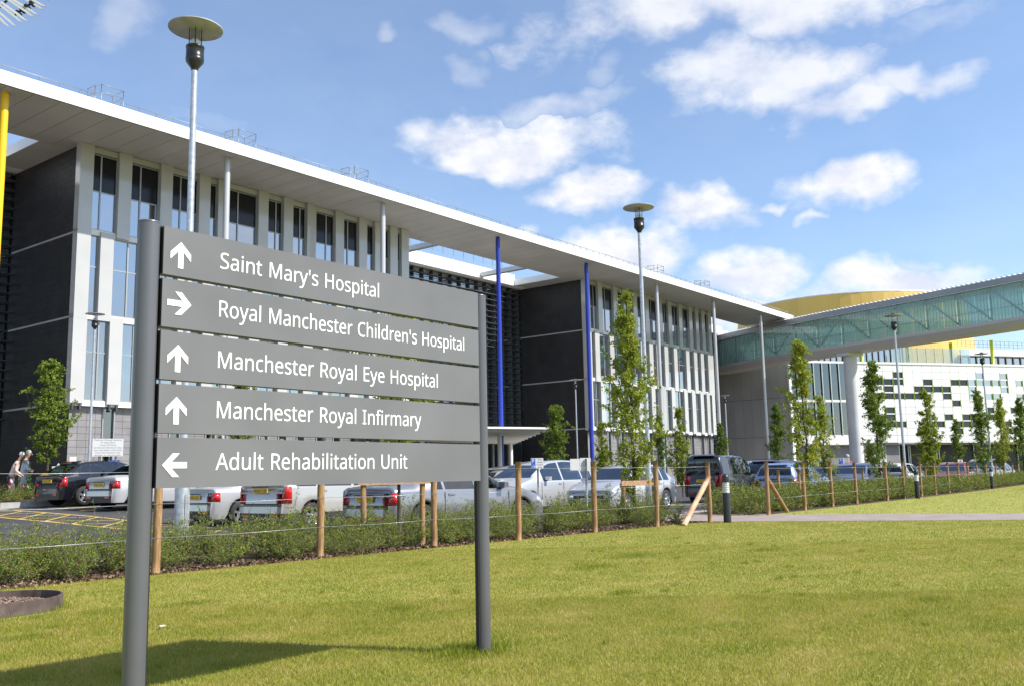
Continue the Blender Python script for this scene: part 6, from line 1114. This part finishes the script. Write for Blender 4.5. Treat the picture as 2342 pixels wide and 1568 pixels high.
# blades radiate from the wing's root up and left; tips along an arc
root_ = scp(-210, -190)
K_ = .9148
tips = [(640,5),(607,92),(578,130),(512,205),(455,228),(375,290),(302,303),(215,352),(120,355),(8,395),(-60,440),(-140,470)]
for i, (tx, ty) in enumerate(tips):
    px, py = tx/5.2267*K_, ty/5.2267*K_; tip = scp(px, py, 7.9-.02*i); ang = Vector((px+90-7*i, py+60+2*i)).normalized(); d0 = Vector((-1.0, -.42-.06*i)).normalized(); st_ = scp(px+d0.x*78, py+d0.y*78, 7.9-.02*i); d = (tip-st_).normalized(); w = d.cross(fw).normalized()*.0095; th = fw*.006
    b = MB(); P_ = [st_-w, st_+w, tip-d*.10+w, tip, tip-d*.035-w*1.0]; P_ = [p-th for p in P_]+[p+th for p in P_]; b.add(P_, [(0,1,2,3,4),(9,8,7,6,5)]+[(k, 5+k, 5+(k+1) % 5, (k+1) % 5) for k in range(5)]); b.build('blade', M['concrete'], SC)
for rr in ([(415,45),(350,88),(290,130),(235,170),(180,212)], [(110,-5),(50,45),(5,88),(-50,130)]):
    b = MB(); b.tube([scp(x/5.2267*K_, y/5.2267*K_, 7.86) for x, y in rr], .009, 8); b.build('tie_rod', M['black'], SC)
    for x, y in rr[:-1] if rr[0][0] > 200 else rr[:0]:
        b = MB(); c = scp(x/5.2267*K_, y/5.2267*K_, 7.85); b.tube([c-fw*.02, c+fw*.04], .017, 8); b.build('clamp', M['black'], SC)
b = MB(); b.tube([scp(-60,-60,7.9), scp(-20,-25,7.9), u*-.3+Vector((0,0,5.35))], .03, 8); b.build('wing_spar', M['steel'], SC)

# ------------------------------------------------------------------ people
def skin_body(name, joints, edges, m, parent, sub=2):
    me = bpy.data.meshes.new(name); me.from_pydata([j[:3] for j in joints], edges, []); o = obj(name, me, parent); me.materials.append(m)
    md = o.modifiers.new('skin', 'SKIN'); sv = me.skin_vertices[0].data
    for i, j in enumerate(joints): sv[i].radius = (j[3], j[4] if len(j) > 4 else j[3]); sv[i].use_root = (i == 0)
    md.use_smooth_shade = True; s = o.modifiers.new('sub', 'SUBSURF'); s.levels = sub; s.render_levels = sub; return o
def person(loc, rz, label, lean=.0, top='cream', legs='greycloth', cap=False, hairm='hair', scale=1.0, arm=0):
    r = empty('person', (*loc, gz(*loc)+.05), rz, label, 'person'); r.scale = (scale,)*3; L_ = lean   # faces +X
    def X(z): return L_*max(0, z-.9)
    # body: head, neck, hands and legs in one continuous figure
    J = [(0,0,.92,.14,.12),(X(1.15)+.0,0,1.15,.13,.11),(X(1.38),0,1.38,.15,.10),(X(1.48)+.01,0,1.48,.055,.055),(X(1.53)+.03,0,1.54,.05,.05),(X(1.6)+.05,0,1.61,.088,.075),(X(1.7)+.06,0,1.71,.08,.07),
         (0,.09,.86,.09,.09),(.06,.10,.48,.062,.062),(-.02,.10,.09,.045,.045),(.12,.10,.04,.04,.03),(0,-.09,.86,.09,.09),(-.04,-.10,.48,.062,.062),(-.12,-.10,.09,.045,.045),(.02,-.10,.04,.04,.03),
         (X(1.38),.19,1.38,.055,.055),(X(1.1)+.02,.25,1.1,.042,.042),(X(1.1)+.20,.20,.92+arm,.03,.03),(X(1.1)+.27,.17,.88+arm,.035,.02),(X(1.38),-.19,1.38,.055,.055),(X(1.1)+.04,-.25,1.1,.042,.042),(X(1.1)+.24,-.18,.95+arm,.03,.03),(X(1.1)+.31,-.14,.92+arm,.035,.02)]
    E_ = [(0,1),(1,2),(2,3),(3,4),(4,5),(5,6),(0,7),(7,8),(8,9),(9,10),(0,11),(11,12),(12,13),(13,14),(2,15),(15,16),(16,17),(17,18),(2,19),(19,20),(20,21),(21,22)]
    skin_body('body', J, E_, M['skin'], r)
    g_ = .018; T = [(X(1.1),0,1.12,.15+g_,.13),(X(1.38),0,1.38,.155+g_,.115),(X(1.47),0,1.46,.075,.075),(-.01,0,.88,.155+g_,.135),(X(1.38),.19,1.38,.075,.075),(X(1.1)+.02,.25,1.1,.06,.06),(X(1.1)+.18,.205,.95+arm,.045,.045),(X(1.38),-.19,1.38,.075,.075),(X(1.1)+.04,-.25,1.1,.06,.06),(X(1.1)+.22,-.185,.97+arm,.045,.045)]
    skin_body('jacket', T, [(0,1),(1,2),(0,3),(1,4),(4,5),(5,6),(1,7),(7,8),(8,9)], M[top], r)
    Lg = [(0,0,.90,.15,.13),(0,.09,.84,.105,.105),(.06,.10,.48,.08,.08),(-.02,.10,.12,.06,.06),(0,-.09,.84,.105,.105),(-.04,-.10,.48,.08,.08),(-.12,-.10,.12,.06,.06)]
    skin_body('trousers', Lg, [(0,1),(1,2),(2,3),(0,4),(4,5),(5,6)], M[legs], r)
    hx, hz = X(1.66)+.06, 1.665
    b = MB()
    for s_ in (.035,-.035): b.obox((hx+.088, s_, hz+.005), (.006,0,0), (0,.011,0), (0,0,.006), M['ink'])
    b.obox((hx+.10,0,hz-.025), (.014,0,-.012), (0,.012,0), (0,0,.022), M['skin']); b.obox((hx+.088,0,hz-.065), (.005,0,0), (0,.022,0), (0,0,.004), M['redcloth'])
    for s_ in (1,-1): b.obox((hx-.01, s_*.088, hz-.01), (.02,0,0), (0,.008,0), (0,0,.03), M['skin'])
    b.build('face', None, r)
    b = MB(); pr = [(.0005,.088),(.05,.08),(.082,.05),(.095,.0),(.09,-.04)]
    b.lathe([(a, c) for a, c in reversed(pr)], 16, M['whitecloth' if cap else hairm], (hx-.012,0,hz+.045))
    if cap: b.add([(hx+.06,-.07,hz+.035),(hx+.155,-.045,hz+.015),(hx+.155,.045,hz+.015),(hx+.06,.07,hz+.035)], [(0,1,2,3)], M['whitecloth'])
    b.build('cap' if cap else 'hair', None, r); return r
person((15.2,34.1), R_(-20), 'stooping person in a white cap and cream jacket at the far left', .32, 'cream', 'greycloth', True, scale=.96)
person((16.0,35.0), R_(-25), 'white-haired person in pale blue beside the one in the white cap', .12, 'palecloth', 'palecloth', False, arm=.12, scale=1.0)
person((41.6,24.9), R_(200), 'person in pale clothes in the distance behind the beige hatchback', .05, 'cream', 'bluecloth', False)
person((46.9,16.0), R_(190), 'person in red with a blue coat at the slate blue hatchback', .1, 'redcloth', 'bluecloth', False, arm=.1)
person((29.8,27.6), R_(170), 'distant person beside the entrance canopy post, only the head above the cars', .0, 'whitecloth', 'greycloth', False)
# leaves or litter: one small white scrap on the lawn
b = MB(); b.obox((0,0,.03), (.02,0,0), (0,.014,0), (0,0,.003)); o = b.build('paper_scrap', M['whitecloth']); o.location = (3.98, 6.42, 0); tag(o, 'tiny white scrap lying on the lawn between the sign posts', 'litter')
